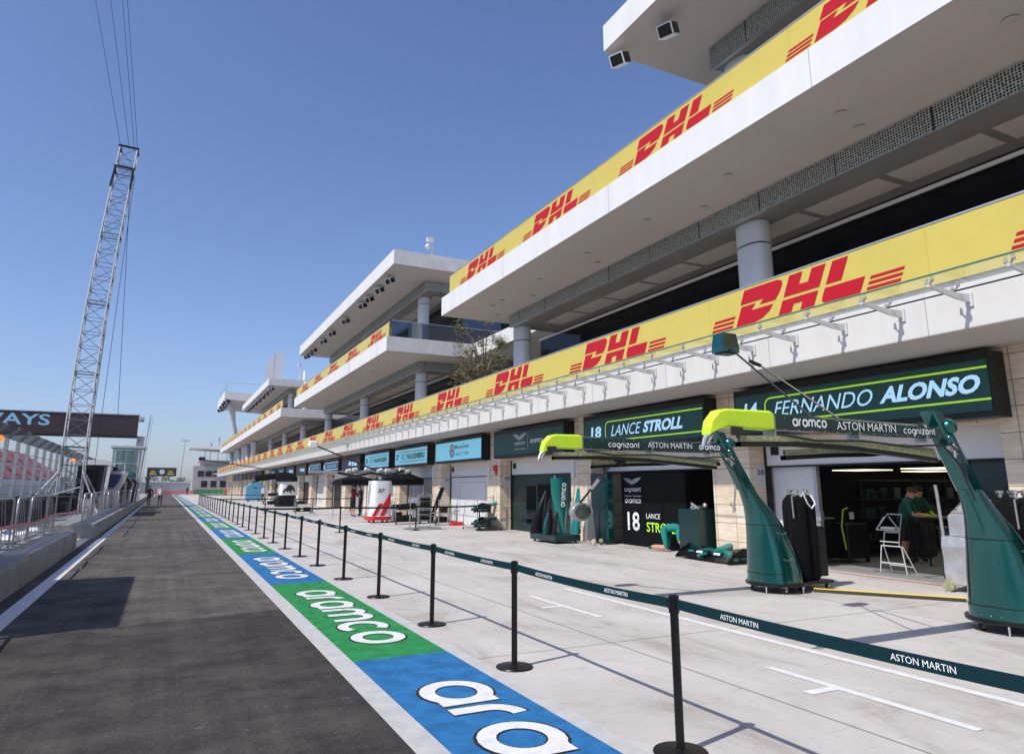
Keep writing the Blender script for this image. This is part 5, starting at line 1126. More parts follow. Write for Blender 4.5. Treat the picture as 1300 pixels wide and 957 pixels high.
# steel stand in front
t = thing('tyre_stand', (9.3, 26.6, 0), 'grey steel shelving stand of open tubes in front of the black tent', 'stand')
fr = MB()
for x in (8.75, 9.1, 9.6, 9.95): fr.tube((x, 26.6, .05), (x, 26.6, 1.15 + .2 * (8.9 < x < 9.7)), .022)
for z in (.12, .35, .6, .85, 1.1, 1.3): fr.tube((9.1, 26.6, z), (9.6, 26.6, z), .016)
for x in (8.75, 9.95): fr.tube((x, 26.1, .06), (x, 27.1, .06), .02)
fr.tube((8.4, 26.3, .07), (9.95, 26.3, .07), .03).tube((8.75, 26.6, .6), (9.95, 26.6, .5), .012).tube((8.75, 26.9, .07), (9.95, 26.9, .07), .02).tube((9.1, 26.6, 1.3), (9.3, 26.6, 1.42), .014).tube((9.6, 26.6, 1.3), (9.4, 26.6, 1.42), .014)
part(t, 'frame', fr, M['steel'])
for z in (.62, .87, 1.12): part(t, 'black_tray', MB().box(9.15, 9.55, 26.5, 26.7, z, z + .1), M['black'])
random.seed(4)
def clutter(x, y, label, n=9, h=1.0, name='equipment_trolley'):
    t = thing(name, (x, y, 0), label, 'trolley', 'equipment trolleys on the apron')
    part(t, 'lower_tray', MB().box(x - .55, x + .55, y - .3, y + .3, .12, .17), M['black']); part(t, 'upper_tray', MB().box(x - .5, x + .5, y - .28, y + .28, h * .55, h * .55 + .04), M['steel'])
    for dx, dy in ((-.5, -.27), (.5, -.27), (-.5, .27), (.5, .27)): part(t, 'leg', MB().tube((x + dx, y + dy, .04), (x + dx, y + dy, h), .015, n=6), M['steel'])
    m = MB()
    for i in range(n):
        a, b = x + random.uniform(-.4, .4), y + random.uniform(-.2, .2); z = random.choice((.17, h * .55 + .04)); s = random.uniform(.05, .16)
        if i % 3: m.bbox(a - s, a + s, b - s, b + s, z, z + s * 1.6, .01)
        else: m.tube((a - s, b, z + s), (a + s, b, z + s), s * .9, n=12)
    part(t, 'boxed_gear', m, M['black'])
    for dx in (-.45, .45): part(t, 'wheel', MB().tube((x + dx - .02, y - .25, .05), (x + dx + .02, y - .25, .05), .05, n=10), M['rubber'])
    return t
clutter(10.6, 33.4, 'equipment trolley with black gear just right of the white gantry tower'); clutter(11.2, 31.4, 'equipment trolley with black gear under the front of the black tent', 12, 1.2)
clutter(12.2 - .9, 29.6, 'low equipment trolley beside door 31 with a slanted ramp behind', 7, .9); clutter(9.9, 30.9, 'equipment trolley with black gear in front of the tent beside the steel stand', 14, 1.1); clutter(12.6 - .9, 33.2, 'equipment trolley half hidden in the shade of the black tent', 12, 1.3); clutter(8.0, 46.0, 'white and grey equipment trolley left of the red shirted person', 8, 1.0); clutter(8.6, 66, 'dark equipment trolley behind the gantry with the animal emblem', 14, 1.5); clutter(9.5, 69, 'dark equipment stack farther behind the animal emblem gantry', 16, 1.6)
t = thing('loading_ramp', (11.2, 30.6, 0), 'long black ramp leaning upright beside pillar 31', 'ramp'); part(t, 'ramp_board', MB().prism([(10.9, .05), (11.1, .05), (11.68, 1.62), (11.5, 1.62)], 'y', 30.5, 30.6), M['black']); part(t, 'cross_bar', MB().tube((11.35, 30.55, 1.6), (11.9, 30.55, 1.66), .02), M['steel'])
t = thing('floor_jacks', (11.5, 29.0, 0), 'bundle of grey jacks with red feet in front of the white garage door', 'jack')
for i in range(4): part(t, 'jack_post', MB().tube((11.2 + .16 * i, 28.8 + .1 * (i % 2), .02), (11.2 + .16 * i, 28.8 + .1 * (i % 2), .95 - .2 * (i > 1)), .02).box(11.12 + .16 * i, 11.28 + .16 * i, 28.75, 28.9, .8 - .2 * (i > 1), .84 - .2 * (i > 1)), M['greyshut'])
part(t, 'red_foot', MB().bbox(11.3, 11.9, 28.6, 28.9, 0, .16, .02), M['red'])
# animal emblem gantry and blue one
t = thing('team_gantry', (9.5, 62.5, 0), 'far gantry tower with white panel and black animal emblem', 'pit gantry')
part(t, 'base_box', MB().loft([sring(9.45, 62.5, z, .95 - .25 * (z / .9), .8, 24, 5) for z in (.05, .5, .95)], smooth=False), M['blackm'])
sh = part(t, 'tower_shell', MB().loft([sring(9.55, 62.5, z, .75, .6, 24, 5) for z in (.95, 2.1)]), M['white']); 
put_poly(sh, [[(0, .1), (.12, .35), (.3, .45), (.36, .62), (.55, .72), (.72, .66), (.9, .5), (1.0, .2), (.92, .05), (.8, .3), (.66, .2), (.75, .02), (.6, .05), (.5, .22), (.38, .1), (.28, .22), (.2, .2), (.12, .05)]], (9.0, 61.885, 1.1), UX, UZ, M['t_black'], 'emblem', 1.05)
part(t, 'covered_boom', MB().loft([sring(9.4, 62.5, 2.1, .85, .7, 20, 3), sring(9.3, 62.5, 2.5, .95, .6, 20, 3), sring(9.1, 62.5, 2.85, .6, .4, 20, 3)]).tube((6.8, 62.5, 2.35), (9.3, 62.5, 2.7), .28, n=10), M['blackm'])
t = thing('team_gantry', (9.6, 88.5, 0), 'light blue covered gantry box far along the apron', 'pit gantry')
part(t, 'cover', MB().prism([(8.7, .1), (10.6, .1), (10.65, 1.7), (10.3, 2.15), (9.9, 2.25), (9.3, 2.1), (8.7, 1.75)], 'y', 88.0, 89.4), M['lblue'])
part(t, 'hi_vis_top', MB().ball((10.3, 88.4, 2.3), .2, 8, 5), M['hivis']); part(t, 'dark_top', MB().tube((9.3, 88.4, 2.2), (10.2, 88.4, 2.35), .1), M['black'])
for x in (9.0, 10.2): part(t, 'foot', MB().box(x - .15, x + .15, 88.1, 88.4, 0, .1), M['black'])
put_poly([o for o in t.children if o.name.startswith('cover')][0], [[(0, 0), (.5, 0), (.5, .12), (0, .12)], [(.1, -.5), (.6, -.5), (.6, -.45), (.1, -.45)]], (9.4, 87.99, 1.5), UX, UZ, M['t_navy'])

# ------------------------------------------------------------------ left side: pit wall
def wall_block(y0, y1, x1, label):
    t = thing('pit_wall', (x1 - .5, (y0 + y1) / 2, 0), label, 'wall', 'low concrete pit walls')
    part(t, 'wall_face', MB().prism([(x1, 0), (x1 - .02, .40), (x1 - .05, .47), (x1 - .35, .47), (x1 - .35, 0)], 'y', y0, y1), M['wallconc'])
    part(t, 'platform', MB().box(-4.9, x1 - .352, y0, y1, 0, .455), M['wallconc'])
wall_block(-6, 22.6, -2.0, 'low concrete pit wall nearest the camera at the left edge'); wall_block(26.6, 150, -1.9, 'low concrete pit wall continuing far along the lane beyond the opening')
g = MB(); g.box(-4.9, -2.0, 22.6, 26.6, 0, .03); solo('threshold_slab', g, M['concrete'], 'pale concrete slab in the opening between the two pit wall blocks', 'slab')
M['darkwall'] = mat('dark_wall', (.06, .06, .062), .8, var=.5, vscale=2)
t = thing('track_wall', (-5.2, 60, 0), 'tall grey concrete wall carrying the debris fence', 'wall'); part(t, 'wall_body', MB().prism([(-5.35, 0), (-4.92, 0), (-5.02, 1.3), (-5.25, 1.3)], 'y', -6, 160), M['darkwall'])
random.seed(9)
wk = thing('pit_wall_equipment', (-4.4, 20, .45), 'row of dark equipment boxes and crates behind the near hoop barriers', 'equipment')
yq = 10.5
while yq < 42:
    w_ = random.uniform(.5, 1.3); h_ = random.uniform(.5, .95); part(wk, 'equipment_box', MB().bbox(-4.75 + random.uniform(0, .2), -3.9 + random.uniform(-.2, .2), yq, yq + w_, .46, .46 + h_, .02), random.choice([M['black'], M['rubber'], M['blackm'], M['darkwall']])); yq += w_ + random.uniform(.1, .7)
    if 22 < yq < 26.6: yq = 26.8
# debris fence
df = thing('debris_fence', (-5.1, 35, 1.3), 'tall wire debris fence with grey steel posts and a curved mesh top', 'fence')
y = 8.0; n = 0
while y < 66:
    part(df, 'fence_post', MB().box(-5.16, -5.04, y - .07, y + .07, 1.3, 3.3).prism([(-5.16, 3.3), (-5.04, 3.3), (-4.72, 3.62), (-4.80, 3.70)], 'y', y - .05, y + .05), M['steel']); y += 2.15; n += 1
part(df, 'wire_mesh', MB().box(-5.03, -5.025, 8, 64.5, 1.3, 3.3), M['wire']); part(df, 'overhang_mesh', MB().prism([(-5.03, 3.3), (-5.02, 3.3), (-4.70, 3.62), (-4.71, 3.63)], 'y', 8, 64.5), M['wire2'])
cb = MB()
for z in (1.7, 2.1, 2.5, 2.9, 3.3): cb.tube((-5.02, 8, z), (-5.02, 64.5, z), .014, n=5)
part(df, 'tension_cable', cb, M['steel'])
for yy in (27.5, 48): solo('warning_lamp', MB().ball((-4.95, yy, 3.2), .11, 10, 6).tube((-5.05, yy, 3.2), (-4.95, yy, 3.2), .03), mat('amber_lamp', (.8, .2, .02), .4, emit=(1, .25, .02), estr=1.2), 'amber warning lamp under the debris fence overhang, ' + ('nearer' if yy < 30 else 'farther') + ' one', 'lamp', 'amber lamps on the debris fence')
# grandstand beyond the fence
M['redseat'] = mat('red_seats', (.42, .05, .07), .8, var=.3, vscale=.6)
gs = thing('grandstand', (-45, 220, 0), 'pale stepped grandstand with red seat blocks seen through the debris fence', 'grandstand')
for i in range(12): part(gs, 'seat_row', MB().box(-34 - i * 1.6, -32.4 - i * 1.6, 150, 330, 0, 2.5 + i * 1.0), M['lightsteel'])
for yy in range(152, 320, 26): 
    part(gs, 'red_seat_block', MB().prism([(-33.9, 3.6), (-40, 7.6), (-40, 7.9), (-33.9, 3.9)], 'y', yy, yy + 17), M['redseat']); part(gs, 'red_seat_block', MB().prism([(-41.5, 8.6), (-49, 13.4), (-49, 13.7), (-41.5, 8.9)], 'y', yy, yy + 17), M['redseat'])
# crowd barriers
cb0 = thing('crowd_barrier', (0, 0, 0), 'x', 'barrier', 'steel hoop barriers on the pit wall')
L_b = 1.9; m = MB().curve([(0, -L_b / 2, 0.02), (0, -L_b / 2, .85), (0, -L_b / 2 + .06, .94), (0, -L_b / 2 + .15, .97), (0, L_b / 2 - .15, .97), (0, L_b / 2 - .06, .94), (0, L_b / 2, .85), (0, L_b / 2, .02)], .021, 8)
part(cb0, 'hoop_frame', m, M['steel']); b_ = MB()
for i in range(1, 5): b_.tube((0, -L_b / 2 + L_b * i / 5, .16), (0, -L_b / 2 + L_b * i / 8, .96), .008, n=5)
b_.tube((0, -L_b / 2, .16), (0, L_b / 2, .16), .012, n=5); part(cb0, 'bars', b_, M['steel'])
for s in (-1, 1): part(cb0, 'foot', MB().tube((-.22, s * L_b / 2.4, .02), (.22, s * L_b / 2.4, .02), .014, n=6), M['steel'])
yb = [5.2 + 2.1 * i for i in range(8)]; first = True
ybs = [(y, -2.62) for y in (7.4, 9.5, 11.6, 13.7, 15.8, 17.9, 20.0, 22.0)] + [(27.8 + 2.05 * i, -2.32) for i in range(28)]
for i, (y, x) in enumerate(ybs):
    o = cb0 if i == 0 else copy_tree(cb0); o.location = (x, y, .47); o.rotation_euler = (0, 0, R([0, 2, -2, 1][i % 4]))
    if i < 8: o['label'] = '%s steel hoop barrier from the camera on the near pit wall' % ordn[i]
    elif i - 8 < 20: o['label'] = '%s steel hoop barrier beyond the pit wall opening' % ('first' if i == 8 else ordn[i - 8])
    else: o['label'] = 'tiny far steel hoop barrier near the end of the long row'
tp = MB()
pts = [(-2.56, y, .86 + .03 * math.sin(y * .9)) for y in [6 + .8 * i for i in range(58)]]
for p, q in zip(pts[:-1], pts[1:]): tp._add([(p[0], p[1], p[2]), (q[0], q[1], q[2]), (q[0], q[1], q[2] + .06), (p[0], p[1], p[2] + .06), (p[0] + .004, p[1], p[2]), (q[0] + .004, q[1], q[2]), (q[0] + .004, q[1], q[2] + .06), (p[0] + .004, p[1], p[2] + .06)], [(0, 1, 2, 3), (7, 6, 5, 4), (0, 4, 5, 1), (3, 2, 6, 7)])
solo('barrier_tape', tp, M['pink'], 'red and white barrier tape strung along the steel hoop barriers', 'tape')
# white weight bags
random.seed(3)
bagm = []
for v in range(3):
    m = MB(); rings = []
    for i in range(7):
        a = math.pi * i / 6; rr = .04 + .13 * math.sin(a); rings.append([(-.25 + .5 * i / 6, rr * 1.1 * math.cos(t_) * (1 + .15 * math.sin(3 * t_ + v + i)), .09 + rr * .6 * math.sin(t_)) for t_ in [2 * math.pi * j / 10 for j in range(10)]])
    m.loft(rings); bagm.append(m.mesh('weight_bag', M['white']))
for i in range(16):
    o = bpy.data.objects.new('weight_bag', bagm[i % 3]); COL.objects.link(o); o.location = (-2.75 - .3 * (i % 3) - random.random() * .15, 13.6 + i * .52, .47); o.rotation_euler = (0, 0, random.uniform(0, 3))
    tag(o, 'white weight bag lying among others on the near pit wall behind the hoops', 'bag', 'white weight bags on the pit wall')
# pit wall stands
def pit_stand(y0, L, x0, x1, zt, label, pale=M['white'], window=None):
    t = thing('pit_wall_stand', ((x0 + x1) / 2, y0 + L / 2, 0), label, 'control stand', 'team stands on the pit wall')
    part(t, 'roof_shell', MB().prism([(x0, zt - .28), (x0, zt), (x1 - .25, zt), (x1, zt - .22), (x1 + .04, zt - .30), (x1 - .2, zt - .28)], 'y', y0, y0 + L), pale)
    part(t, 'cabin', MB().prism([(x0 + .05, .5), (x1 - .45, .5), (x1 - .3, zt - .32), (x0 + .05, zt - .29)], 'y', y0 + .06, y0 + L - .06), M['black'])
    part(t, 'side_window', MB().box(x0 + .2, x1 - .55, y0 + .03, y0 + .058, 1.2, zt - .5), window or M['darkglass'])
    part(t, 'front_leg', MB().prism([(x1 - .28, .47), (x1 - .12, .47), (x1 + .02, zt - .30), (x1 - .14, zt - .30)], 'y', y0 + .02, y0 + .3), pale)
    part(t, 'base_panel', MB().box(x0 + .5, x0 + .9, y0 - .05, y0 + .02, .47, 1.0), M['white']); part(t, 'red_foot_panel', MB().box(x0 + .5, x0 + .9, y0 - .055, y0 + .02, .3, .465), M['red'])
    part(t, 'screens', MB().box(x1 - .5, x1 - .42, y0 + .4, y0 + L - .4, 1.4, 2.0), M['darkglass'])
    return t
pit_stand(45.5, 4.5, -4.5, -2.85, 3.15, 'white roofed pit wall stand with black cabin behind the crane mast')
t = thing('pit_wall_stand', (-2.9, 52, 0), 'white angular pit wall stand with a blue slanted window', 'control stand', 'team stands on the pit wall')
part(t, 'shell', MB().prism([(-3.55, 1.3), (-3.2, 2.62), (-2.3, 2.62), (-2.45, 1.9), (-2.75, 1.35), (-2.9, .47), (-3.4, .47)], 'y', 50, 54), M['white']); part(t, 'blue_window', MB().prism([(-3.42, 1.6), (-3.12, 2.45), (-2.48, 2.42), (-2.6, 1.95), (-2.85, 1.6)], 'y', 49.96, 49.99), mat('blue_window', (.03, .06, .2), .15)); part(t, 'black_head', MB().bbox(-3.0, -2.75, 50, 50.4, 2.62, 3.0), M['black'])
pit_stand(56, 3.5, -3.6, -2.2, 2.35, 'low black pit wall stand under the glass tower', M['black']); pit_stand(62, 4, -3.3, -2.0, 2.3, 'small black pit wall stand beyond the glass tower', M['black'])
# nearest stand: stands out of frame and throws the large dark shadow over the lane
t = thing('pit_wall_stand', (-3.6, 12, 0), 'nearest team stand, outside the left edge, casting the big square shadow', 'control stand', 'team stands on the pit wall')
part(t, 'roof_shell', MB().box(-6.2, -3.55, 9.15, 14.5, 3.62, 3.78), M['white']); part(t, 'cabin', MB().box(-6.1, -4.4, 9.3, 14.4, .5, 3.6), M['black']); part(t, 'front_leg', MB().box(-3.75, -3.6, 9.2, 9.3, .47, 3.6), M['white']); part(t, 'front_leg', MB().box(-3.75, -3.6, 14.3, 14.4, .47, 3.6), M['white'])
# crane mast
cr = thing('lattice_mast', (-4.0, 40, .4), 'tall leaning grey lattice crane mast beside the pit wall', 'crane')
base = Vector((-4.12, 40, .47)); top = Vector((-3.42, 40, 19.6)); ax = (top - base); Lc = ax.length; ax.normalize(); e1 = Vector((1, 0, 0)); e1 = (e1 - ax * e1.dot(ax)).normalized(); e2 = ax.cross(e1)
def cp(s, a, b):
    w_ = .50 - .09 * s / Lc
    bow = -.22 * math.sin(math.pi * s / Lc)
    return base + ax * s + e1 * (a * w_ + bow) + e2 * (b * w_)
ch = MB(); lc = MB(); N = 26
for i in range(N):
    s0, s1 = Lc * i / N, Lc * (i + 1) / N
    for (a, b), (c, d) in (((-1, -1), (1, -1)), ((1, -1), (1, 1)), ((1, 1), (-1, 1)), ((-1, 1), (-1, -1))):
        lc.tube(cp(s0, a, b), cp(s0, c, d), .018, n=4, cap=False)
        if i % 2: lc.tube(cp(s0, a, b), cp(s1, c, d), .02, n=4, cap=False)
        else: lc.tube(cp(s0, c, d), cp(s1, a, b), .02, n=4, cap=False)
        if i % 5 == 4: lc.tube(cp(s0 + .15, a, b), cp(s0 + .15, c, d), .035, n=4, cap=False)
for a, b in ((-1, -1), (1, -1), (1, 1), (-1, 1)): part(cr, 'chord', MB().curve([cp(Lc * i / N, a, b) for i in range(N + 1)], .036, 6), M['lightsteel']); part(cr, 'lacing', lc, M['steel'])
hd_ = MB()
for a in (-1, 1): hd_.tube(cp(Lc, a, -1.1), cp(Lc, a, 1.1), .07, n=6); part(cr, 'head_sheave', MB().tube(cp(Lc - 1.2, a, -1.1), cp(Lc - 2.4, a * 1.1, -1.1), .06, n=6), M['black'])
hd_.tube(cp(Lc, -1.2, -1), cp(Lc, 1.2, -1), .06, n=6); part(cr, 'mast_head', hd_, M['black']); part(cr, 'head_cross_bar', MB().tube(cp(Lc - 1.2, -1.2, -1), cp(Lc - 1.2, 1.2, -1), .06, n=6), M['black'])
br_ = MB()
for a, b, tx, ty in ((-1, -1, -5.8, 38.2), (1, -1, -2.7, 38.0), (1, 1, -2.7, 42), (-1, 1, -5.6, 42)): br_.tube(cp(1.9, a, b), (tx, ty, .47), .045, n=6)
br_.tube((-5.8, 38.2, .9), cp(1.2, 1, -1), .04, n=5); part(cr, 'stay_brace', br_, M['lightsteel'])
for (p, q) in ((cp(Lc, -1, -1), (-6.9, 41, 32)), (cp(Lc, 0, 0), (-6.2, 41, 33)), (cp(Lc, .6, 0), (-5.6, 41, 34)), (cp(Lc, 1, 0), (-5.3, 41, 34)), (cp(Lc - 1.5, 1.2, 0), (-3.3, 41, .6)), (cp(Lc - 2.4, 1.1, -1.1), (-2.45, 40, 5)), (cp(Lc * .55, 1, 1), (-3.6, 40.5, .6))):
    part(cr, 'cable', MB().tube(p, q, .016, n=4), M['black'])
# gantry banner over the track
t = thing('track_gantry', (-10, 70, 0), 'dark maroon gantry banner with large pale blue letters spanning the race track', 'gantry')
sg = part(t, 'banner_panel', MB().box(-34, -2.65, 70, 70.6, 6.1, 7.9), M['maroon']); put_text(sg, 'QATAR AIRWAYS', (-24.6, 69.99, 6.62), UX, UZ, 15.3, 1.12, M['skyblue'], bold=.018)
part(t, 'top_truss', MB().box(-34, -2.6, 69.95, 70.65, 7.92, 8.0), M['steel']); part(t, 'lower_beam', MB().box(-34, -2.6, 70.02, 70.58, 5.92, 6.08), M['black'])
part(t, 'pylon', MB().prism([(-2.95, 0), (-2.35, 0), (-2.0, 6.1), (-2.6, 6.1)], 'y', 70.1, 70.5), M['greyshut']); part(t, 'access_ladder', MB().tube((-2.2, 69.9, .5), (-1.7, 69.9, 8.0), .05, n=5).tube((-2.0, 69.9, .5), (-1.5, 69.9, 8.0), .02, n=5).tube((-2.6, 70, 7.6), (-2.2, 70, 7.6), .25, n=10), M['steel'])
t = thing('glass_control_tower', (-3.1, 66, 0), 'small aqua glass control cabin on legs by the pit wall under the gantry', 'tower')
part(t, 'glass_box', MB().box(-4.0, -2.2, 65, 67.5, 2.2, 4.75), M['greenglass']); part(t, 'rear_wall', MB().box(-3.95, -2.25, 67.52, 67.6, 2.2, 4.7), M['lightsteel']); part(t, 'roof_slab', MB().box(-4.2, -1.7, 64.6, 67.8, 4.78, 4.95), M['lightsteel']); part(t, 'floor_slab', MB().box(-4.1, -2.1, 64.9, 67.6, 2.0, 2.18), M['lightsteel'])
part(t, 'window_frame', MB().box(-3.1, -3.04, 64.97, 65.0, 2.2, 4.75).box(-4.0, -2.2, 64.96, 65.0, 3.5, 3.56), M['white'])
for x in (-4.0, -2.1): part(t, 'leg', MB().tube((x, 65, 0), (x + (.35 if x > -3 else 0), 65, 4.8), .07, n=6), M['steel'])
t = thing('clock_gantry', (-.8, 160, 0), 'dark green overhead sign with a round clock at the end of the pit lane', 'gantry')
cg = part(t, 'sign_panel', MB().box(-3.5, 1.9, 160, 160.6, 3.8, 5.55), M['dgreen']); part(t, 'post', MB().box(-3.5, -2.85, 160.05, 160.5, 0, 3.79), M['dgreen'])
part(cg, 'clock_face', MB().tube((-.75, 159.9, 4.7), (-.75, 159.98, 4.7), .48, n=20), M['t_white']); part(cg, 'clock_hands', MB().box(-.78, -.72, 159.86, 159.88, 4.7, 5.05).box(-.75, -.5, 159.86, 159.88, 4.67, 4.73), M['black'])
for x in (-2.9, .3): put_poly(cg, [[(0, 0), (.25, .35), (.2, 0)], [(.25, 0), (.5, .42), (.75, 0)], [(.8, 0), (.75, .35), (1.0, 0)], [(-.1, -.45), (1.1, -.45), (1.1, -.2), (-.1, -.2)]], (x, 159.98, 4.6), UX, UZ, M['yline'], 'emblem', 1)
# ------------------------------------------------------------------ far end
for i, (x, y, h) in enumerate(((7.6, 400, 25),)):
    t = thing('floodlight_mast', (x - .6, y, 0), 'tall thin floodlight mast far beyond the end of the pit lane', 'light mast'); part(t, 'mast', MB().tube((x - 1.2, y, 0), (x, y, h), .35, .18, 8), M['steel']); part(t, 'lamp_cluster', MB().box(x - 2.2, x + 2.2, y - .4, y + .4, h, h + .9), M['lightsteel'])
    part(t, 'service_box', MB().box(x - 2.4, x + 1.2, y - .5, y + .5, 0, 6.5), M['greyshut'])
M['farbeige'] = mat('far_render', (.42, .38, .35), .8, var=.3, vscale=.5)
t = thing('far_stand_building', (12, 225, 0), 'pale building with dark windows under a thin white canopy beyond the lane end', 'building')
part(t, 'walls', MB().box(7.0, 30, 220, 235, 0, 7.6), M['farbeige']); part(t, 'upper_storey', MB().box(8.6, 30, 221, 235, 7.6, 9.3), M['farbeige'])
for i in range(4): part(t, 'window', MB().box(8.2 + i * 2.05, 9.9 + i * 2.05, 219.9, 219.99, 4.6, 6.2), M['darkglass'])
for i in range(3): part(t, 'window', MB().box(9.3 + i * 2.5, 10.9 + i * 2.5, 219.9, 219.99, 1.6, 3.4), M['darkglass'])
part(t, 'canopy', MB().prism([(5.4, 12.6), (5.4, 12.9), (14, 13.1), (30, 12.6), (30, 11.6)], 'y', 218, 234), M['white'])
for i, (x, h) in enumerate(((9.6, 13.3), (11.1, 14.2), (13.1, 15.8), (15.6, 15))): part(t, 'mast', MB().tube((x, 219, 9.3), (x, 219, h), .1, n=5).box(x - .22, x + .22, 218.9, 219.1, h - .9, h), M['greyshut'])
part(t, 'roof_rail', MB().tube((8.6, 221, 9.3), (8.6, 221, 10.4), .05).tube((8.6, 221, 10.4), (10.6, 221, 10.4), .05).tube((10.6, 221, 9.3), (10.6, 221, 10.4), .05), M['steel'])
fw = thing('far_barrier_wall', (5, 300, 0), 'long pale grey wall and fence closing the view beyond the pit lane', 'wall'); part(fw, 'wall_body', MB().box(-60, 70, 300, 300.6, 0, 3.2), M['farwall']); part(fw, 'white_band', MB().box(-60, 70, 299.9, 299.98, 3.2, 3.6), M['lightsteel'])
cbm = MB()
for i in range(60): cbm.box(-3 + i * .18, -3 + i * .18 + .09, 176, 176.3, .05, .85)
rb = thing('far_tyre_barrier', (2, 176, 0), 'low red and white barrier across the far end of the pit lane', 'barrier'); part(rb, 'barrier_body', MB().box(-3, 8.5, 176.05, 176.4, 0, .8), M['white']); part(rb, 'red_stripes', cbm, M['red'])
gf = thing('green_fence', (8, 164, 0), 'low green mesh fencing at the end of the apron', 'fence')
for i in range(5): part(gf, 'fence_panel', MB().box(5.6 + i * 1.25, 6.8 + i * 1.25, 163.9, 164, .1, 1.15), mat('green_mesh_%d' % i, (.03, .17 + .02 * i, .08), .8))
t = thing('orange_crates', (12.5, 160, 0), 'orange and brown pile of crates right of the green fencing', 'crates'); part(t, 'crate', MB().bbox(11.3, 12.6, 159, 160, 0, 1.2, .05), mat('orange_crate', (.4, .14, .05), .8)); part(t, 'crate', MB().bbox(12.65, 13.9, 159.2, 160.2, 0, .9, .05), mat('brown_crate', (.16, .08, .04), .8)); 
# trees
def leaf_blob(c, r, n, size, sq=1.0, hollow=.3):
    m = MB()
    for i in range(n):
        d_ = Vector((random.gauss(0, 1), random.gauss(0, 1), random.gauss(0, 1))).normalized() * r * (random.random() ** .6)
        lump = .72 + .45 * noise.noise(d_ * (1.6 / r) + Vector(c) * .37); d_ *= lump; d_.z *= sq
        p = Vector(c) + d_; a = Vector((random.gauss(0, 1), random.gauss(0, 1), random.gauss(0, 1))).normalized(); b = a.orthogonal().normalized(); s = size * random.uniform(.5, 1.3)
        m.mi = 1 if random.random() < .4 else 0
        m.quad(p + a * s, p + b * s * .45, p - a * s, p - b * s * .45)
    return m
random.seed(11)
t = thing('olive_tree', (13.3, 31, 4.7), 'sparse olive tree on the terrace in the gap between the upper floors', 'tree')
m = MB().curve([(13.9, 31, 4.7), (13.95, 31.1, 6), (13.8, 30.9, 7)], [.13, .1, .07], 8)
lf = MB()
for i in range(46):
    a = random.uniform(0, 6.28); e = Vector((13.8 + 1.5 * math.cos(a) * random.uniform(.3, 1), 31 + 2.3 * math.sin(a) * random.uniform(.3, 1), random.uniform(6.6, 9.9)))
    m.curve([(13.8, 30.9, random.uniform(6, 7)), ((13.8 + e.x) / 2, (30.9 + e.y) / 2, e.z - .7), e], [.04, .025, .01], 5)
    b_ = leaf_blob(e, .6, 170, .06); lf._add(b_.v, b_.f); lf.m[-len(b_.f):] = b_.m
part(t, 'trunk', m, M['bark']); part(t, 'crown', lf, [M['leaf'], M['dryleaf']])
tl = MB(); random.seed(5)
for i in range(90):
    x = -140 + i * 3.4 + random.uniform(-1, 1); b_ = leaf_blob((x, 345 + random.uniform(-8, 8), random.uniform(3.2, 5.6)), random.uniform(2.2, 3.6), 70, .55, .7); tl._add(b_.v, b_.f); tl.m[-len(b_.f):] = b_.m
o = solo('far_tree_line', tl, [M['leaf'], M['leaf']], 'far off low green tree line on the horizon', 'trees'); o['kind'] = 'stuff'
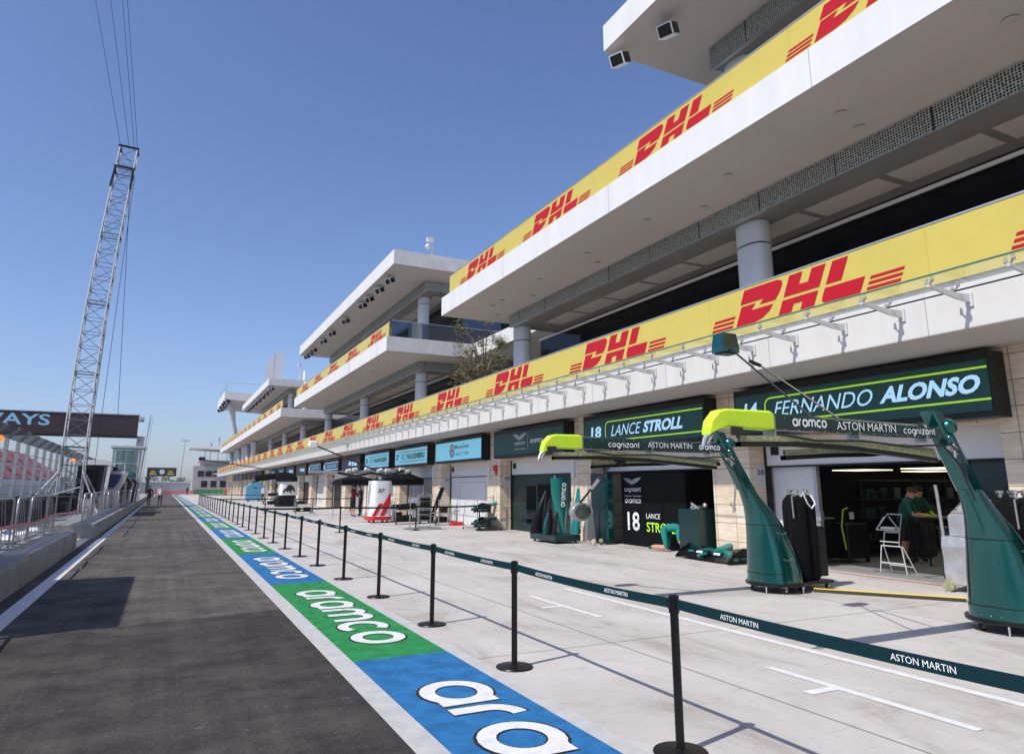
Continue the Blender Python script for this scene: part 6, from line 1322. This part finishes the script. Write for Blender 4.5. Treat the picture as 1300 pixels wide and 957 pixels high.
# ------------------------------------------------------------------ camera, light
W_, H_ = 1300., 957.
cam = bpy.data.cameras.new('camera'); co = bpy.data.objects.new('camera', cam); COL.objects.link(co); scene.camera = co
cam.sensor_width = 36; cam.sensor_fit = 'HORIZONTAL'; cam.lens = 867. / 1300 * 36; cam.clip_end = 5000; cam.clip_start = .05
cam.shift_y = -45. / 1300; cam.shift_x = 0
co.location = (0, 0, 1.65); co.rotation_euler = (R(90 + 12.0135), 0, R(-26.4508))
scene.render.resolution_x = 1024; scene.render.resolution_y = 753
sd = Vector((-.85, -.22, 1.0)).normalized()
sun = bpy.data.lights.new('sun', 'SUN'); sun.energy = 4.8; sun.angle = R(.5); sun.color = (1, .955, .89)
so = bpy.data.objects.new('sun', sun); COL.objects.link(so); so.rotation_euler = sd.to_track_quat('Z', 'Y').to_euler()
w = bpy.data.worlds.new('World'); scene.world = w; w.use_nodes = True
nt = w.node_tree; bg = nt.nodes['Background']; sk = nt.nodes.new('ShaderNodeTexSky'); sk.sky_type = 'NISHITA'; sk.sun_disc = False
sk.sun_elevation = math.asin(sd.z); sk.sun_rotation = math.atan2(sd.x, sd.y); sk.air_density = 1.0; sk.dust_density = .9; sk.ozone_density = 1.6; sk.altitude = 0
mxs = nt.nodes.new('ShaderNodeMixRGB'); mxs.blend_type = 'MULTIPLY'; mxs.inputs[0].default_value = 1; mxs.inputs[2].default_value = (.89, .985, 1.24, 1)
nt.links.new(sk.outputs[0], mxs.inputs[1]); nt.links.new(mxs.outputs[0], bg.inputs[0]); bg.inputs[1].default_value = .13
scene.view_settings.view_transform = 'Standard'; scene.view_settings.look = 'None'; scene.view_settings.exposure = 0; scene.view_settings.gamma = 1
scene.render.engine = 'CYCLES'; scene.cycles.max_bounces = 6; scene.cycles.transparent_max_bounces = 16

hz = MB().box(-700, 700, -60, 900, -1.2, 60); ho = bpy.data.objects.new('haze', hz.mesh('haze', [])); COL.objects.link(ho); ho['kind'] = 'stuff'
hm_ = bpy.data.materials.new('haze_air'); hm_.use_nodes = True; hn = hm_.node_tree; hn.nodes.clear(); ou = hn.nodes.new('ShaderNodeOutputMaterial'); pv = hn.nodes.new('ShaderNodeVolumePrincipled')
pv.inputs['Color'].default_value = (.86, .86, .92, 1); pv.inputs['Density'].default_value = .00035; pv.inputs['Anisotropy'].default_value = .2; hn.links.new(pv.outputs[0], ou.inputs['Volume'])
ho.data.materials.clear(); ho.data.materials.append(hm_)
